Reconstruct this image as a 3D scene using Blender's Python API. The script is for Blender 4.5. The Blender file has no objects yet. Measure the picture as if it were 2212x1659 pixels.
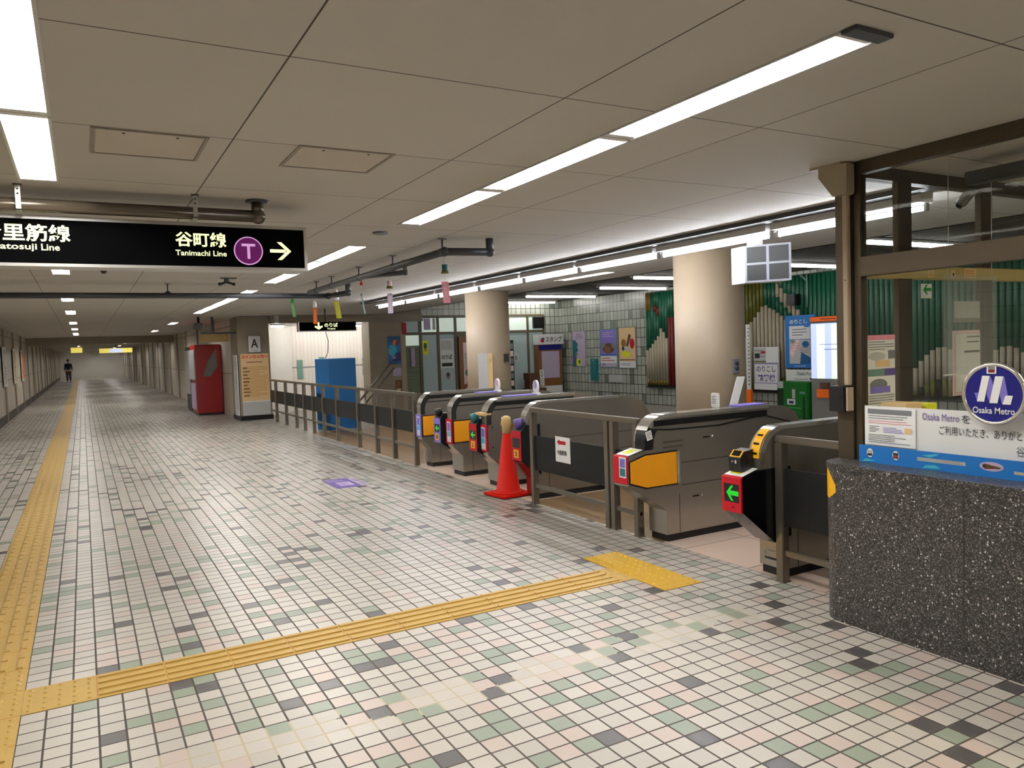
import bpy, bmesh, math, random
from mathutils import Vector, Matrix
C = bpy.context.scene.collection
S = bpy.context.scene

# ---------------------------------------------------------------- camera, world, exposure
def make_camera():
    yaw, pitch, roll = .508344, -.048734, -.034592
    cy, sy, cp, sp, cr, sr = math.cos(yaw), math.sin(yaw), math.cos(pitch), math.sin(pitch), math.cos(roll), math.sin(roll)
    fwd = Vector((sy * cp, cy * cp, sp)); right = Vector((cy, -sy, 0)); up = right.cross(fwd)
    r2 = cr * right + sr * up; u2 = -sr * right + cr * up
    m = Matrix((r2, u2, -fwd)).transposed().to_4x4()
    m.translation = Vector((.3217, -3.9610, 1.5470))
    cd = bpy.data.cameras.new('camera'); cd.sensor_width = 36; cd.lens = 36 * 1659.527 / 2212
    cd.clip_start = .05; cd.clip_end = 300
    o = bpy.data.objects.new('camera', cd); C.objects.link(o); o.matrix_world = m
    S.camera = o
make_camera()
w = bpy.data.worlds.new('world'); S.world = w; w.use_nodes = True
w.node_tree.nodes['Background'].inputs[0].default_value = (.9, .95, 1, 1)
w.node_tree.nodes['Background'].inputs[1].default_value = .02
S.view_settings.view_transform = 'Standard'; S.view_settings.look = 'None'
S.view_settings.exposure = 0.52; S.view_settings.gamma = 1; S.view_settings.use_curve_mapping = False
S.cycles.max_bounces = 8; S.cycles.diffuse_bounces = 4; S.cycles.glossy_bounces = 4
S.cycles.transparent_max_bounces = 12; S.cycles.sample_clamp_indirect = 6
TUBE_HALL = ((1, .975, .945), 84)      # colour and radiance of the corridor tubes
TUBE_GATE = ((.92, .94, 1), 66)      # of the bare tubes over the gates
TUBE_INNER = ((1, .98, .93), 24)      # of the ceiling lights in the inner concourse
TUBE_BOOTH = ((1, .88, .62), 34)

# ---------------------------------------------------------------- materials
M = {}
def srgb(c):
    return tuple((x / 12.92 if x <= .04045 else ((x + .055) / 1.055) ** 2.4) for x in [v / 255 for v in c])
def mat(name, col, rough=.5, metal=0, var=.06, scale=9, emit=0, spec=.5, bump=0, emitcol=None):
    """Principled surface; colour (0-255 sRGB) broken up by a little procedural noise."""
    if name in M: return M[name]
    m = bpy.data.materials.new(name); m.use_nodes = True; M[name] = m
    nt = m.node_tree; b = nt.nodes['Principled BSDF']; c = srgb(col)
    b.inputs['Roughness'].default_value = rough; b.inputs['Metallic'].default_value = metal
    b.inputs['Specular IOR Level'].default_value = spec
    tc = nt.nodes.new('ShaderNodeTexCoord'); nz = nt.nodes.new('ShaderNodeTexNoise')
    nz.inputs['Scale'].default_value = scale; nz.inputs['Detail'].default_value = 4
    nt.links.new(tc.outputs['Object'], nz.inputs['Vector'])
    mx = nt.nodes.new('ShaderNodeMix'); mx.data_type = 'RGBA'
    mx.inputs['A'].default_value = (*[x * (1 - var) for x in c], 1); mx.inputs['B'].default_value = (*[min(1, x * (1 + var)) for x in c], 1)
    nt.links.new(nz.outputs['Fac'], mx.inputs['Factor']); nt.links.new(mx.outputs['Result'], b.inputs['Base Color'])
    if emit:
        b.inputs['Emission Color'].default_value = (*(emitcol or c), 1); b.inputs['Emission Strength'].default_value = emit
    if bump:
        bp = nt.nodes.new('ShaderNodeBump'); bp.inputs['Strength'].default_value = bump; bp.inputs['Distance'].default_value = .004
        nt.links.new(nz.outputs['Fac'], bp.inputs['Height']); nt.links.new(bp.outputs['Normal'], b.inputs['Normal'])
    return m
def N(nt, typ, **kw):
    n = nt.nodes.new(typ)
    for k, v in kw.items():
        if k == 'op': n.operation = v
        else: n.inputs[int(k[1:])].default_value = v
    return n
def math_node(nt, op, a, b=None):
    n = nt.nodes.new('ShaderNodeMath'); n.operation = op
    for i, v in enumerate((a, b)):
        if v is None: continue
        if isinstance(v, (int, float)): n.inputs[i].default_value = v
        else: nt.links.new(v, n.inputs[i])
    return n.outputs[0]
def grid_mask(nt, x, y, px, py, half, ox=0, oy=0):
    """1 on the joint lines of a px by py grid."""
    def line(v, p, o):
        f = math_node(nt, 'FRACT', math_node(nt, 'DIVIDE', math_node(nt, 'SUBTRACT', v, o), p))
        d = math_node(nt, 'MINIMUM', f, math_node(nt, 'SUBTRACT', 1.0, f))
        return math_node(nt, 'LESS_THAN', d, half / p)
    return math_node(nt, 'MAXIMUM', line(x, px, ox), line(y, py, oy))
def start(name):
    m = bpy.data.materials.new(name); m.use_nodes = True; M[name] = m
    nt = m.node_tree; b = nt.nodes['Principled BSDF']
    tc = nt.nodes.new('ShaderNodeTexCoord'); sp = nt.nodes.new('ShaderNodeSeparateXYZ')
    nt.links.new(tc.outputs['Object'], sp.inputs[0])
    return m, nt, b, tc, sp.outputs
def mix_col(nt, fac, a, b):
    n = nt.nodes.new('ShaderNodeMix'); n.data_type = 'RGBA'
    if isinstance(fac, (int, float)): n.inputs['Factor'].default_value = fac
    else: nt.links.new(fac, n.inputs['Factor'])
    for k, v in (('A', a), ('B', b)):
        if isinstance(v, tuple): n.inputs[k].default_value = (*v[:3], 1)
        else: nt.links.new(v, n.inputs[k])
    return n.outputs['Result']
def ramp(nt, fac, stops, interp='CONSTANT'):
    n = nt.nodes.new('ShaderNodeValToRGB'); n.color_ramp.interpolation = interp
    e = n.color_ramp.elements
    while len(e) < len(stops): e.new(.5)
    for i, (p, c) in enumerate(stops): e[i].position = p; e[i].color = (*c, 1)
    nt.links.new(fac, n.inputs[0]); return n.outputs[0]
CREAM, CREAM2, PINK, GREEN, DARK = [srgb(c) for c in ((206, 199, 188), (197, 191, 181), (206, 188, 178), (146, 158, 139), (66, 64, 68))]
def floor_material():
    m, nt, b, tc, (x, y, z) = start('hall floor tiles')
    cx = math_node(nt, 'FLOOR', math_node(nt, 'DIVIDE', x, .1)); cy = math_node(nt, 'FLOOR', math_node(nt, 'DIVIDE', y, .1))
    cv = nt.nodes.new('ShaderNodeCombineXYZ'); nt.links.new(cx, cv.inputs[0]); nt.links.new(cy, cv.inputs[1])
    wn = nt.nodes.new('ShaderNodeTexWhiteNoise'); wn.noise_dimensions = '2D'; nt.links.new(cv.outputs[0], wn.inputs['Vector'])
    rnd = ramp(nt, wn.outputs['Value'], [(0, CREAM), (.42, CREAM2), (.74, PINK), (.83, GREEN), (.95, DARK)])
    at = nt.nodes.new('ShaderNodeAttribute'); at.attribute_name = 'tile'
    tile = mix_col(nt, at.outputs['Alpha'], rnd, at.outputs['Color'])
    nz = nt.nodes.new('ShaderNodeTexNoise'); nz.inputs['Scale'].default_value = 260; nt.links.new(tc.outputs['Object'], nz.inputs['Vector'])
    n2 = nt.nodes.new('ShaderNodeTexNoise'); n2.inputs['Scale'].default_value = 1.3; n2.inputs['Detail'].default_value = 5; nt.links.new(tc.outputs['Object'], n2.inputs['Vector'])
    tile = mix_col(nt, math_node(nt, 'MULTIPLY', nz.outputs['Fac'], .16), tile, (.25, .22, .2))
    tile = mix_col(nt, math_node(nt, 'MULTIPLY', n2.outputs['Fac'], .12), tile, (.3, .26, .2))
    # tiles darken towards the gates, with a noisy edge
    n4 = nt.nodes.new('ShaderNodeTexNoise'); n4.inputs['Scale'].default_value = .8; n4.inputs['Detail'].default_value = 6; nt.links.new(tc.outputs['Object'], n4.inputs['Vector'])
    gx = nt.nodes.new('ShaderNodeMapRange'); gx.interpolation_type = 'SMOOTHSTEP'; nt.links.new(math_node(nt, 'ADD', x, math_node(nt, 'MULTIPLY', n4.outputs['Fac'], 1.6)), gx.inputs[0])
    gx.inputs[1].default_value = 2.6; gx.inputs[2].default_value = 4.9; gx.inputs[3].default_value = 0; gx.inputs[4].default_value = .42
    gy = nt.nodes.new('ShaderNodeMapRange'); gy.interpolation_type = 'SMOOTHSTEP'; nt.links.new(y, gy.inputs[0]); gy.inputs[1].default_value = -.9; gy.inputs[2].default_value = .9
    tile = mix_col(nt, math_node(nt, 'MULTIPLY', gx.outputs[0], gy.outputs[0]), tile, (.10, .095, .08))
    g = grid_mask(nt, x, y, .1, .1, .0043)
    # a band of joints that was filled again with pale mortar
    n3 = nt.nodes.new('ShaderNodeTexNoise'); n3.inputs['Scale'].default_value = 3.2; nt.links.new(tc.outputs['Object'], n3.inputs['Vector'])
    yy = math_node(nt, 'LESS_THAN', math_node(nt, 'ABSOLUTE', math_node(nt, 'ADD', y, .85)), .14)
    xx = math_node(nt, 'LESS_THAN', math_node(nt, 'ABSOLUTE', math_node(nt, 'SUBTRACT', x, 2.0)), 1.55)
    rep = math_node(nt, 'MULTIPLY', math_node(nt, 'MULTIPLY', xx, yy), math_node(nt, 'GREATER_THAN', n3.outputs['Fac'], .4))
    joint = mix_col(nt, rep, srgb((66, 60, 52)), srgb((190, 178, 152)))
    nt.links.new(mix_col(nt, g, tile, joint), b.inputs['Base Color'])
    nt.links.new(math_node(nt, 'ADD', math_node(nt, 'MULTIPLY', g, .4), .34), b.inputs['Roughness'])
    bp = nt.nodes.new('ShaderNodeBump'); bp.inputs['Strength'].default_value = .25; bp.inputs['Distance'].default_value = .002; bp.invert = True
    nt.links.new(g, bp.inputs['Height']); nt.links.new(bp.outputs['Normal'], b.inputs['Normal'])
    return m
def tiled(name, col, joint, pa, pb, half, axes='xy', rough=.35, oa=0, ob=0, var=.1, odd=None):
    m, nt, b, tc, o = start(name); ax = {'x': o[0], 'y': o[1], 'z': o[2]}
    a, c = ax[axes[0]], ax[axes[1]]
    ca = math_node(nt, 'FLOOR', math_node(nt, 'DIVIDE', math_node(nt, 'SUBTRACT', a, oa), pa)); cb = math_node(nt, 'FLOOR', math_node(nt, 'DIVIDE', math_node(nt, 'SUBTRACT', c, ob), pb))
    cv = nt.nodes.new('ShaderNodeCombineXYZ'); nt.links.new(ca, cv.inputs[0]); nt.links.new(cb, cv.inputs[1])
    wn = nt.nodes.new('ShaderNodeTexWhiteNoise'); wn.noise_dimensions = '2D'; nt.links.new(cv.outputs[0], wn.inputs['Vector'])
    c0 = srgb(col)
    st = [(0, tuple(v * (1 - var) for v in c0)), (.5, c0), (.8, tuple(min(1, v * (1 + var)) for v in c0))]
    if odd: st.append((.93, srgb(odd)))
    t = ramp(nt, wn.outputs['Value'], st)
    nz = nt.nodes.new('ShaderNodeTexNoise'); nz.inputs['Scale'].default_value = 2.5; nz.inputs['Detail'].default_value = 5; nt.links.new(tc.outputs['Object'], nz.inputs['Vector'])
    t = mix_col(nt, math_node(nt, 'MULTIPLY', nz.outputs['Fac'], .15), t, tuple(v * .5 for v in c0))
    g = grid_mask(nt, a, c, pa, pb, half, oa, ob)
    nt.links.new(mix_col(nt, g, t, srgb(joint)), b.inputs['Base Color']); b.inputs['Roughness'].default_value = rough
    return m
def terrazzo_material():
    m, nt, b, tc, o = start('black terrazzo')
    col = srgb((50, 46, 44))
    v0 = nt.nodes.new('ShaderNodeTexVoronoi'); v0.inputs['Scale'].default_value = 210; nt.links.new(tc.outputs['Object'], v0.inputs['Vector'])
    sp = nt.nodes.new('ShaderNodeSeparateColor'); nt.links.new(v0.outputs['Color'], sp.inputs[0])
    base = ramp(nt, sp.outputs[0], [(0, srgb((33, 32, 32))), (.4, srgb((55, 53, 52))), (.72, srgb((84, 80, 79))), (.93, srgb((116, 112, 110)))])
    for sc, thr, dist, c in ((165, .90, .42, (164, 158, 152)), (92, .93, .40, (200, 197, 192))):
        v = nt.nodes.new('ShaderNodeTexVoronoi'); v.inputs['Scale'].default_value = sc; nt.links.new(tc.outputs['Object'], v.inputs['Vector'])
        s2 = nt.nodes.new('ShaderNodeSeparateColor'); nt.links.new(v.outputs['Color'], s2.inputs[0])
        k = math_node(nt, 'MULTIPLY', math_node(nt, 'GREATER_THAN', s2.outputs[1], thr), math_node(nt, 'LESS_THAN', v.outputs['Distance'], dist))
        base = mix_col(nt, k, base, srgb(c))
    nt.links.new(base, b.inputs['Base Color']); b.inputs['Roughness'].default_value = .3
    return m
def steel_material(name, col, rough, axis=2):
    m, nt, b, tc, o = start(name)
    mp = nt.nodes.new('ShaderNodeMapping'); nt.links.new(tc.outputs['Object'], mp.inputs[0])
    mp.inputs['Scale'].default_value = (.5, .5, 420) if axis == 2 else (420, 420, .5)
    nz = nt.nodes.new('ShaderNodeTexNoise'); nz.inputs['Scale'].default_value = 1.6; nz.inputs['Detail'].default_value = 1; nt.links.new(mp.outputs[0], nz.inputs['Vector'])
    c = srgb(col)
    nt.links.new(mix_col(nt, nz.outputs['Fac'], tuple(v * .985 for v in c), tuple(v * 1.015 for v in c)), b.inputs['Base Color'])
    b.inputs['Metallic'].default_value = .85
    nt.links.new(math_node(nt, 'ADD', math_node(nt, 'MULTIPLY', nz.outputs['Fac'], .01), rough - .005), b.inputs['Roughness'])
    return m
def glass_material(name, tint=(.985, .995, .99), haze=0):
    m = bpy.data.materials.new(name); m.use_nodes = True; M[name] = m
    nt = m.node_tree; nt.nodes.clear(); out = nt.nodes.new('ShaderNodeOutputMaterial')
    t = nt.nodes.new('ShaderNodeBsdfTransparent'); t.inputs[0].default_value = (*tint, 1)
    g = nt.nodes.new('ShaderNodeBsdfGlossy'); g.inputs['Roughness'].default_value = .015
    lw = nt.nodes.new('ShaderNodeLayerWeight'); lw.inputs[0].default_value = .5          # Schlick reflectance, the same on both sides of a pane
    f = math_node(nt, 'ADD', math_node(nt, 'MULTIPLY', math_node(nt, 'POWER', lw.outputs['Facing'], 5.0), .9), .025)
    mx = nt.nodes.new('ShaderNodeMixShader'); nt.links.new(f, mx.inputs[0]); nt.links.new(t.outputs[0], mx.inputs[1]); nt.links.new(g.outputs[0], mx.inputs[2])
    last = mx.outputs[0]
    if haze:
        d = nt.nodes.new('ShaderNodeBsdfDiffuse'); d.inputs[0].default_value = (.7, .72, .72, 1)
        m2 = nt.nodes.new('ShaderNodeMixShader'); m2.inputs[0].default_value = haze; nt.links.new(last, m2.inputs[1]); nt.links.new(d.outputs[0], m2.inputs[2]); last = m2.outputs[0]
    nt.links.new(last, out.inputs[0]); return m
def lamp_material(name, spec):
    m = bpy.data.materials.new(name); m.use_nodes = True; M[name] = m
    b = m.node_tree.nodes['Principled BSDF']; b.inputs['Base Color'].default_value = (.8, .8, .8, 1)
    b.inputs['Emission Color'].default_value = (*spec[0], 1); b.inputs['Emission Strength'].default_value = spec[1]; return m
lamp_material('hall tube', TUBE_HALL); lamp_material('gate tube', TUBE_GATE); lamp_material('inner tube', TUBE_INNER); lamp_material('booth tube', TUBE_BOOTH)
floor_material(); terrazzo_material()
steel_material('steel', (172, 167, 158), .28); steel_material('steel post', (132, 125, 114), .34, 0); steel_material('dark steel', (84, 82, 80), .25)
steel_material('chrome', (225, 222, 215), .13); steel_material('bronze frame', (84, 75, 62), .5, 0)
glass_material('glass'); glass_material('acrylic sheet', (.95, .97, .97), .10)
tiled('hall ceiling', (188, 183, 174), (64, 56, 46), 1.03, 1.03, .0032, 'xy', .75, .94, -1.49, .02)
tiled('gate floor', (214, 190, 172), (70, 58, 50), .62, .62, .004, 'xy', .3, 4.15, -.25, .04)
tiled('tan floor', (122, 96, 62), (92, 74, 52), .3, .3, .003, 'xy', .45, 0, 0, .05)
tiled('inner floor', (150, 145, 135), (84, 80, 74), .3, .3, .004, 'xy', .4, 0, 0, .06)
tiled('wall tile', (176, 180, 168), (44, 46, 42), .155, .235, .008, 'yz', .3, 0, .02, .12, (116, 122, 112))
tiled('wall tile far', (176, 180, 168), (44, 46, 42), .16, .235, .008, 'xz', .3, 0, .02, .12, (120, 126, 116))
tiled('stair wall', (218, 210, 200), (178, 168, 156), .10, 30, .004, 'xz', .5, 0, -1.2, .02)
tiled('corridor wall', (196, 188, 174), (118, 106, 92), .9, 1.2, .012, 'yz', .5, 0, -.1, .08)
mat('dark ceiling', (62, 56, 50), .7, var=.25, scale=5)
mat('white paint', (222, 218, 210), .5); mat('reflector', (240, 238, 230), .35, spec=.4); mat('batten', (214, 212, 212), .4)
mat('beam paint', (150, 140, 124), .7); mat('column paint', (166, 149, 126), .55, var=.10, scale=2.5); mat('pillar concrete', (150, 138, 120), .75, var=.12, scale=4)
mat('dark pipe', (58, 60, 64), .45); mat('pipe brown', (92, 82, 70), .25, .4, var=.05); mat('rail grey', (60, 62, 66), .6)
mat('black', (14, 14, 15), .4); mat('black gloss', (10, 10, 12), .12); mat('panel grey', (24, 25, 26), .45, spec=.2); mat('kick', (12, 12, 13), .6)
mat('sign black', (4, 4, 5), .7, spec=.03); mat('sign silver', (190, 188, 184), .35, .6)
mat('lit letter', (250, 255, 196), .5, emit=.72); mat('lit purple', (104, 14, 100), .4, emit=.25); mat('lit lilac', (214, 160, 214), .5, emit=.5)
mat('cone red', (196, 24, 6), .55, var=.08, spec=.15); mat('tape', (206, 176, 120), .55); mat('yellow', (238, 178, 20), .4, var=.05, scale=5); mat('orange yellow', (236, 158, 14), .45, var=.04)
mat('tactile', (196, 162, 88), .5, var=.10, scale=14); mat('tactile bright', (206, 164, 54), .45, var=.08, scale=14)
mat('red', (178, 22, 38), .45, spec=.25); mat('title red', (226, 52, 16), .5); mat('slate blue', (112, 140, 156), .5); mat('hatch frame', (140, 132, 118), .6); mat('dark red', (120, 12, 14), .35); mat('vending red', (156, 10, 20), .35); mat('blue', (20, 112, 190), .45); mat('deep blue', (0, 84, 138), .5); mat('navy', (14, 18, 110), .3, var=.03)
mat('white', (236, 236, 234), .5, var=.02); mat('paper', (226, 226, 224), .7, var=.02); mat('grey', (128, 126, 122), .5); mat('light grey', (186, 186, 184), .5)
mat('lilac', (124, 112, 196), .5); mat('purple', (96, 76, 148), .5); mat('pale purple', (188, 172, 200), .5); mat('pink', (232, 150, 168), .5); mat('pale pink', (236, 206, 206), .5)
mat('cyan', (70, 178, 206), .5); mat('teal', (28, 112, 118), .5); mat('sea green', (104, 140, 128), .5); mat('green', (24, 150, 56), .5); mat('leaf', (112, 200, 116), .5); mat('lime', (226, 228, 30), .5)
mat('orange', (250, 112, 8), .5); mat('text', (40, 40, 44), .6); mat('text grey', (120, 122, 128), .6); mat('cream paper', (224, 190, 140), .7, var=.03); mat('ochre', (186, 130, 40), .5); mat('brown', (92, 56, 34), .5); mat('wood', (132, 84, 44), .5, var=.15, scale=20)
mat('gold', (150, 108, 44), .35, .4); mat('lit green', (14, 170, 34), .4, emit=.5); mat('screen white', (200, 214, 250), .3, emit=.5); mat('screen glow', (236, 246, 240), .3, emit=.55); mat('screen grey', (150, 160, 190), .4, emit=.3)
mat('machine green', (8, 104, 26), .3); mat('machine dark', (10, 44, 20), .3); mat('skin', (206, 160, 132), .5); mat('hair', (26, 22, 20), .5); mat('coat blue', (22, 36, 58), .7); mat('trousers', (58, 44, 44), .7)
mat('mural green', (26, 92, 66), .45, var=.12); mat('mural white', (170, 160, 138), .5, var=.12); mat('mural olive', (98, 98, 30), .5, var=.12); mat('mural red', (108, 20, 18), .5, var=.1); mat('mural ochre', (120, 88, 30), .5); mat('mural dark', (30, 34, 26), .6)
mat('frost', (150, 166, 164), .35, emit=.05); mat('frost lit', (206, 220, 208), .4, emit=.32); mat('louvre', (134, 140, 118), .5); mat('frame dark', (88, 80, 60), .45); mat('box cream', (150, 138, 112), .5)
mat('granite dark', (50, 46, 42), .5); mat('yellow lit', (224, 206, 96), .4, emit=.6); mat('string', (210, 210, 206), .6); mat('header lamp tint', (186, 168, 112), .5); mat('skirting', (44, 34, 28), .5)

# ---------------------------------------------------------------- geometry helpers
class B:
    """collects shapes (world coordinates) and links them as ONE mesh object"""
    def __init__(s): s.bm = bmesh.new(); s.mats = []
    def mi(s, m):
        m = M[m] if isinstance(m, str) else m
        if m not in s.mats: s.mats.append(m)
        return s.mats.index(m)
    def face(s, pts, m):
        f = s.bm.faces.new([s.bm.verts.new(p) for p in pts]); f.material_index = s.mi(m); return s
    def box(s, x0, y0, z0, x1, y1, z1, m, bev=0):
        t = bmesh.new(); bmesh.ops.create_cube(t, size=1)
        for v in t.verts: v.co = Vector(((x0 + x1) / 2 + v.co.x * (x1 - x0), (y0 + y1) / 2 + v.co.y * (y1 - y0), (z0 + z1) / 2 + v.co.z * (z1 - z0)))
        if bev: bmesh.ops.bevel(t, geom=list(t.edges), offset=bev, segments=2, affect='EDGES')
        return s.add(t, m)
    def add(s, t, m, smooth=False):
        k = s.mi(m); vs = {}
        for v in t.verts: vs[v] = s.bm.verts.new(v.co)
        for f in t.faces:
            try: n = s.bm.faces.new([vs[v] for v in f.verts])
            except ValueError: continue
            n.material_index = k; n.smooth = smooth
        t.free(); return s
    def obox(s, c, ax, ay, az, m, bev=0):
        """box with centre c and half-axis vectors"""
        t = bmesh.new(); bmesh.ops.create_cube(t, size=2)
        c, ax, ay, az = map(Vector, (c, ax, ay, az))
        for v in t.verts: v.co = c + ax * v.co.x + ay * v.co.y + az * v.co.z
        if bev: bmesh.ops.bevel(t, geom=list(t.edges), offset=bev, segments=2, affect='EDGES')
        bmesh.ops.recalc_face_normals(t, faces=t.faces)
        return s.add(t, m)
    def cyl(s, p0, p1, r, m, seg=12, r2=None, smooth=True):
        p0, p1 = Vector(p0), Vector(p1); d = p1 - p0; L = d.length
        t = bmesh.new(); bmesh.ops.create_cone(t, cap_ends=True, segments=seg, radius1=r, radius2=r if r2 is None else r2, depth=L)
        q = Vector((0, 0, 1)).rotation_difference(d); mid = (p0 + p1) / 2
        for v in t.verts: v.co = q @ v.co + mid
        return s.add(t, m, smooth)
    def tube(s, path, r, m, seg=8):
        for a, b in zip(path[:-1], path[1:]): s.cyl(a, b, r, m, seg)
        for p in path[1:-1]: s.ball(p, r, m, 8)
        return s
    def ball(s, p, r, m, seg=10, sc=(1, 1, 1)):
        t = bmesh.new(); bmesh.ops.create_uvsphere(t, u_segments=seg, v_segments=max(5, seg // 2 + 1), radius=r)
        for v in t.verts: v.co = Vector((v.co.x * sc[0], v.co.y * sc[1], v.co.z * sc[2])) + Vector(p)
        return s.add(t, m, True)
    def prism(s, pts, f0, f1, m, smooth=False):
        """polygon given by two loops: f0(p) and f1(p) map a 2-D point to the two end faces"""
        t = bmesh.new(); a = [t.verts.new(f0(*p)) for p in pts]; b = [t.verts.new(f1(*p)) for p in pts]
        t.faces.new(a); t.faces.new(b[::-1]); n = len(pts)
        for i in range(n):
            t.faces.new((a[i], b[i], b[(i + 1) % n], a[(i + 1) % n]))
        bmesh.ops.recalc_face_normals(t, faces=t.faces)
        return s.add(t, m, smooth)
    def lathe(s, c, prof, m, seg=32):
        """profile [(r, z)] turned about the vertical through c"""
        t = bmesh.new(); rings = []
        for r, z in prof: rings.append([t.verts.new((c[0] + r * math.cos(2 * math.pi * i / seg), c[1] + r * math.sin(2 * math.pi * i / seg), c[2] + z)) for i in range(seg)])
        for a, b in zip(rings[:-1], rings[1:]):
            for i in range(seg): t.faces.new((a[i], a[(i + 1) % seg], b[(i + 1) % seg], b[i]))
        t.faces.new(rings[0][::-1]); t.faces.new(rings[-1])
        return s.add(t, m, True)
    def mesh(s, me, m):
        t = bmesh.new(); t.from_mesh(me); return s.add(t, m)
    def obj(s, name, parent=None, origin=None, smooth_angle=None):
        if parent is not None:
            o0 = ORG[parent]
        elif origin is not None: o0 = Vector(origin)
        else:
            xs = [v.co for v in s.bm.verts]
            o0 = Vector(((min(v.x for v in xs) + max(v.x for v in xs)) / 2, (min(v.y for v in xs) + max(v.y for v in xs)) / 2, min(v.z for v in xs)))
        for v in s.bm.verts: v.co -= o0
        me = bpy.data.meshes.new(name); s.bm.to_mesh(me); s.bm.free()
        for m in s.mats: me.materials.append(m)
        o = bpy.data.objects.new(name, me); C.objects.link(o); ORG[o] = o0
        if parent is not None: o.parent = parent
        else: o.location = o0
        return o
ORG = {}
def tag(o, label=None, cat=None, group=None, kind=None):
    for k, v in (('label', label), ('category', cat), ('group', group), ('kind', kind)):
        if v: o[k] = v
    return o
def thing(name, loc, label, cat, group=None):
    o = bpy.data.objects.new(name, None); C.objects.link(o); o.location = loc; o.empty_display_size = .1
    ORG[o] = Vector(loc); return tag(o, label, cat, group)
def kids(o): return [c for c in bpy.data.objects if c.parent == o]
def copy_tree(src, delta, label=None, group=None):
    def rec(o, par):
        c = o.copy(); C.objects.link(c); ORG[c] = ORG[o] + Vector(delta)
        if par: c.parent = par
        for ch in kids(o): rec(ch, c)
        return c
    ch0 = kids(src)
    r = src.copy(); C.objects.link(r); r.location = src.location + Vector(delta); ORG[r] = ORG[src] + Vector(delta)
    for ch in ch0: rec(ch, r)
    return tag(r, label, None, group)
def struct(b, name, origin=(0, 0, 0)): return tag(b.obj(name, origin=origin), kind='structure')

class Face:
    """a flat place: lower-left corner O, viewer's right R, up U, towards the viewer n"""
    def __init__(s, O, R, U): s.O, s.R, s.U = Vector(O), Vector(R).normalized(), Vector(U).normalized(); s.n = s.R.cross(s.U)
    def p(s, u, v, d=0): return s.O + s.R * u + s.U * v + s.n * d
def facing_y(x, y, z): return Face((x, y, z), (1, 0, 0), (0, 0, 1))            # seen by someone looking along +y
def facing_x(x, y, z): return Face((x, y, z), (0, -1, 0), (0, 0, 1))           # seen by someone looking along +x; y is the left end
def text_mesh(body, bold=0):
    cu = bpy.data.curves.new('t', 'FONT'); cu.body = body; cu.size = 1; cu.offset = bold; cu.resolution_u = 3
    o = bpy.data.objects.new('t', cu); C.objects.link(o)
    bpy.context.view_layer.update()
    me = bpy.data.meshes.new_from_object(o.evaluated_get(bpy.context.evaluated_depsgraph_get()))
    bpy.data.objects.remove(o); bpy.data.curves.remove(cu); return me
def put_text(b, F, body, u, v, wd, h, m, d=.002, bold=0):
    """fit body into the box wd x h whose lower-left corner is (u, v) on face F"""
    me = text_mesh(body, bold)
    if not me.vertices: return b
    xs = [q.co.x for q in me.vertices]; ys = [q.co.y for q in me.vertices]
    sx, sy = wd / max(1e-6, max(xs) - min(xs)), h / max(1e-6, max(ys) - min(ys))
    for q in me.vertices: q.co = F.p(u + (q.co.x - min(xs)) * sx, v + (q.co.y - min(ys)) * sy, d)
    b.mesh(me, m); bpy.data.meshes.remove(me); return b
def patches(b, F, wd, h, items, d=.0015):
    for i, it in enumerate(items):
        dd = d + i * .00025
        if it[0] == 'e':
            _, cu, cv, ru, rv, m = it
            b.face([F.p((cu + ru * math.cos(t * math.pi / 10)) * wd, (cv + rv * math.sin(t * math.pi / 10)) * h, dd) for t in range(20)], m)
        elif it[0] == 'p':
            b.face([F.p(u * wd, v * h, dd) for u, v in it[1]], it[2])
        elif it[0] == 'l':                                   # lines of small print, too small to read
            _, u0, v0, u1, v1, n, m = it
            rr = random.Random(int(u0 * 991 + v0 * 773 + n))
            for k in range(n):
                vv = v1 - (k + .5) * (v1 - v0) / n; hh = (v1 - v0) / n * .15; e = u1 - (u1 - u0) * rr.choice((0, .05, .1, .35))
                b.face([F.p(u0 * wd, (vv - hh) * h, dd), F.p(e * wd, (vv - hh) * h, dd), F.p(e * wd, (vv + hh) * h, dd), F.p(u0 * wd, (vv + hh) * h, dd)], m)
        else:
            u0, v0, u1, v1, m = it
            b.face([F.p(u0 * wd, v0 * h, dd), F.p(u1 * wd, v0 * h, dd), F.p(u1 * wd, v1 * h, dd), F.p(u0 * wd, v1 * h, dd)], m)
def board(b, F, wd, h, t, m, bev=0):
    """a flat board whose front is t in front of face F"""
    return b.obox(F.p(wd / 2, h / 2, t / 2), F.R * wd / 2, F.U * h / 2, F.n * t / 2, m, bev)
def poster(name, F, wd, h, base, items, label, cat='poster', t=.004, group=None, texts=(), frame=None):
    b = B(); board(b, F, wd, h, t, base)
    G = Face(F.p(0, 0, t), F.R, F.U); patches(b, G, wd, h, items)
    o = b.obj(name); tag(o, label, cat, group)
    for body, u, v, a, c, m, bold in texts:
        q = B(); put_text(q, G, body, u * wd, v * h, a * wd, c * h, m, .004, bold); q.obj('lettering', o)
    if frame:
        q = B(); fw, mm = frame
        for (u0, v0, u1, v1) in ((-fw, -fw, 0, h + fw), (wd, -fw, wd + fw, h + fw), (0, -fw, wd, 0), (0, h, wd, h + fw)):
            G2 = Face(F.p(u0, v0), F.R, F.U); board(q, G2, u1 - u0, v1 - v0, t + .008, mm)
        q.obj('frame', o)
    return o
ORD = ['first', 'second', 'third', 'fourth', 'fifth', 'sixth', 'seventh', 'eighth', 'ninth', 'tenth', 'eleventh', 'twelfth', 'thirteenth', 'fourteenth', 'fifteenth', 'sixteenth', 'seventeenth', 'eighteenth', 'nineteenth', 'twentieth']

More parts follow.
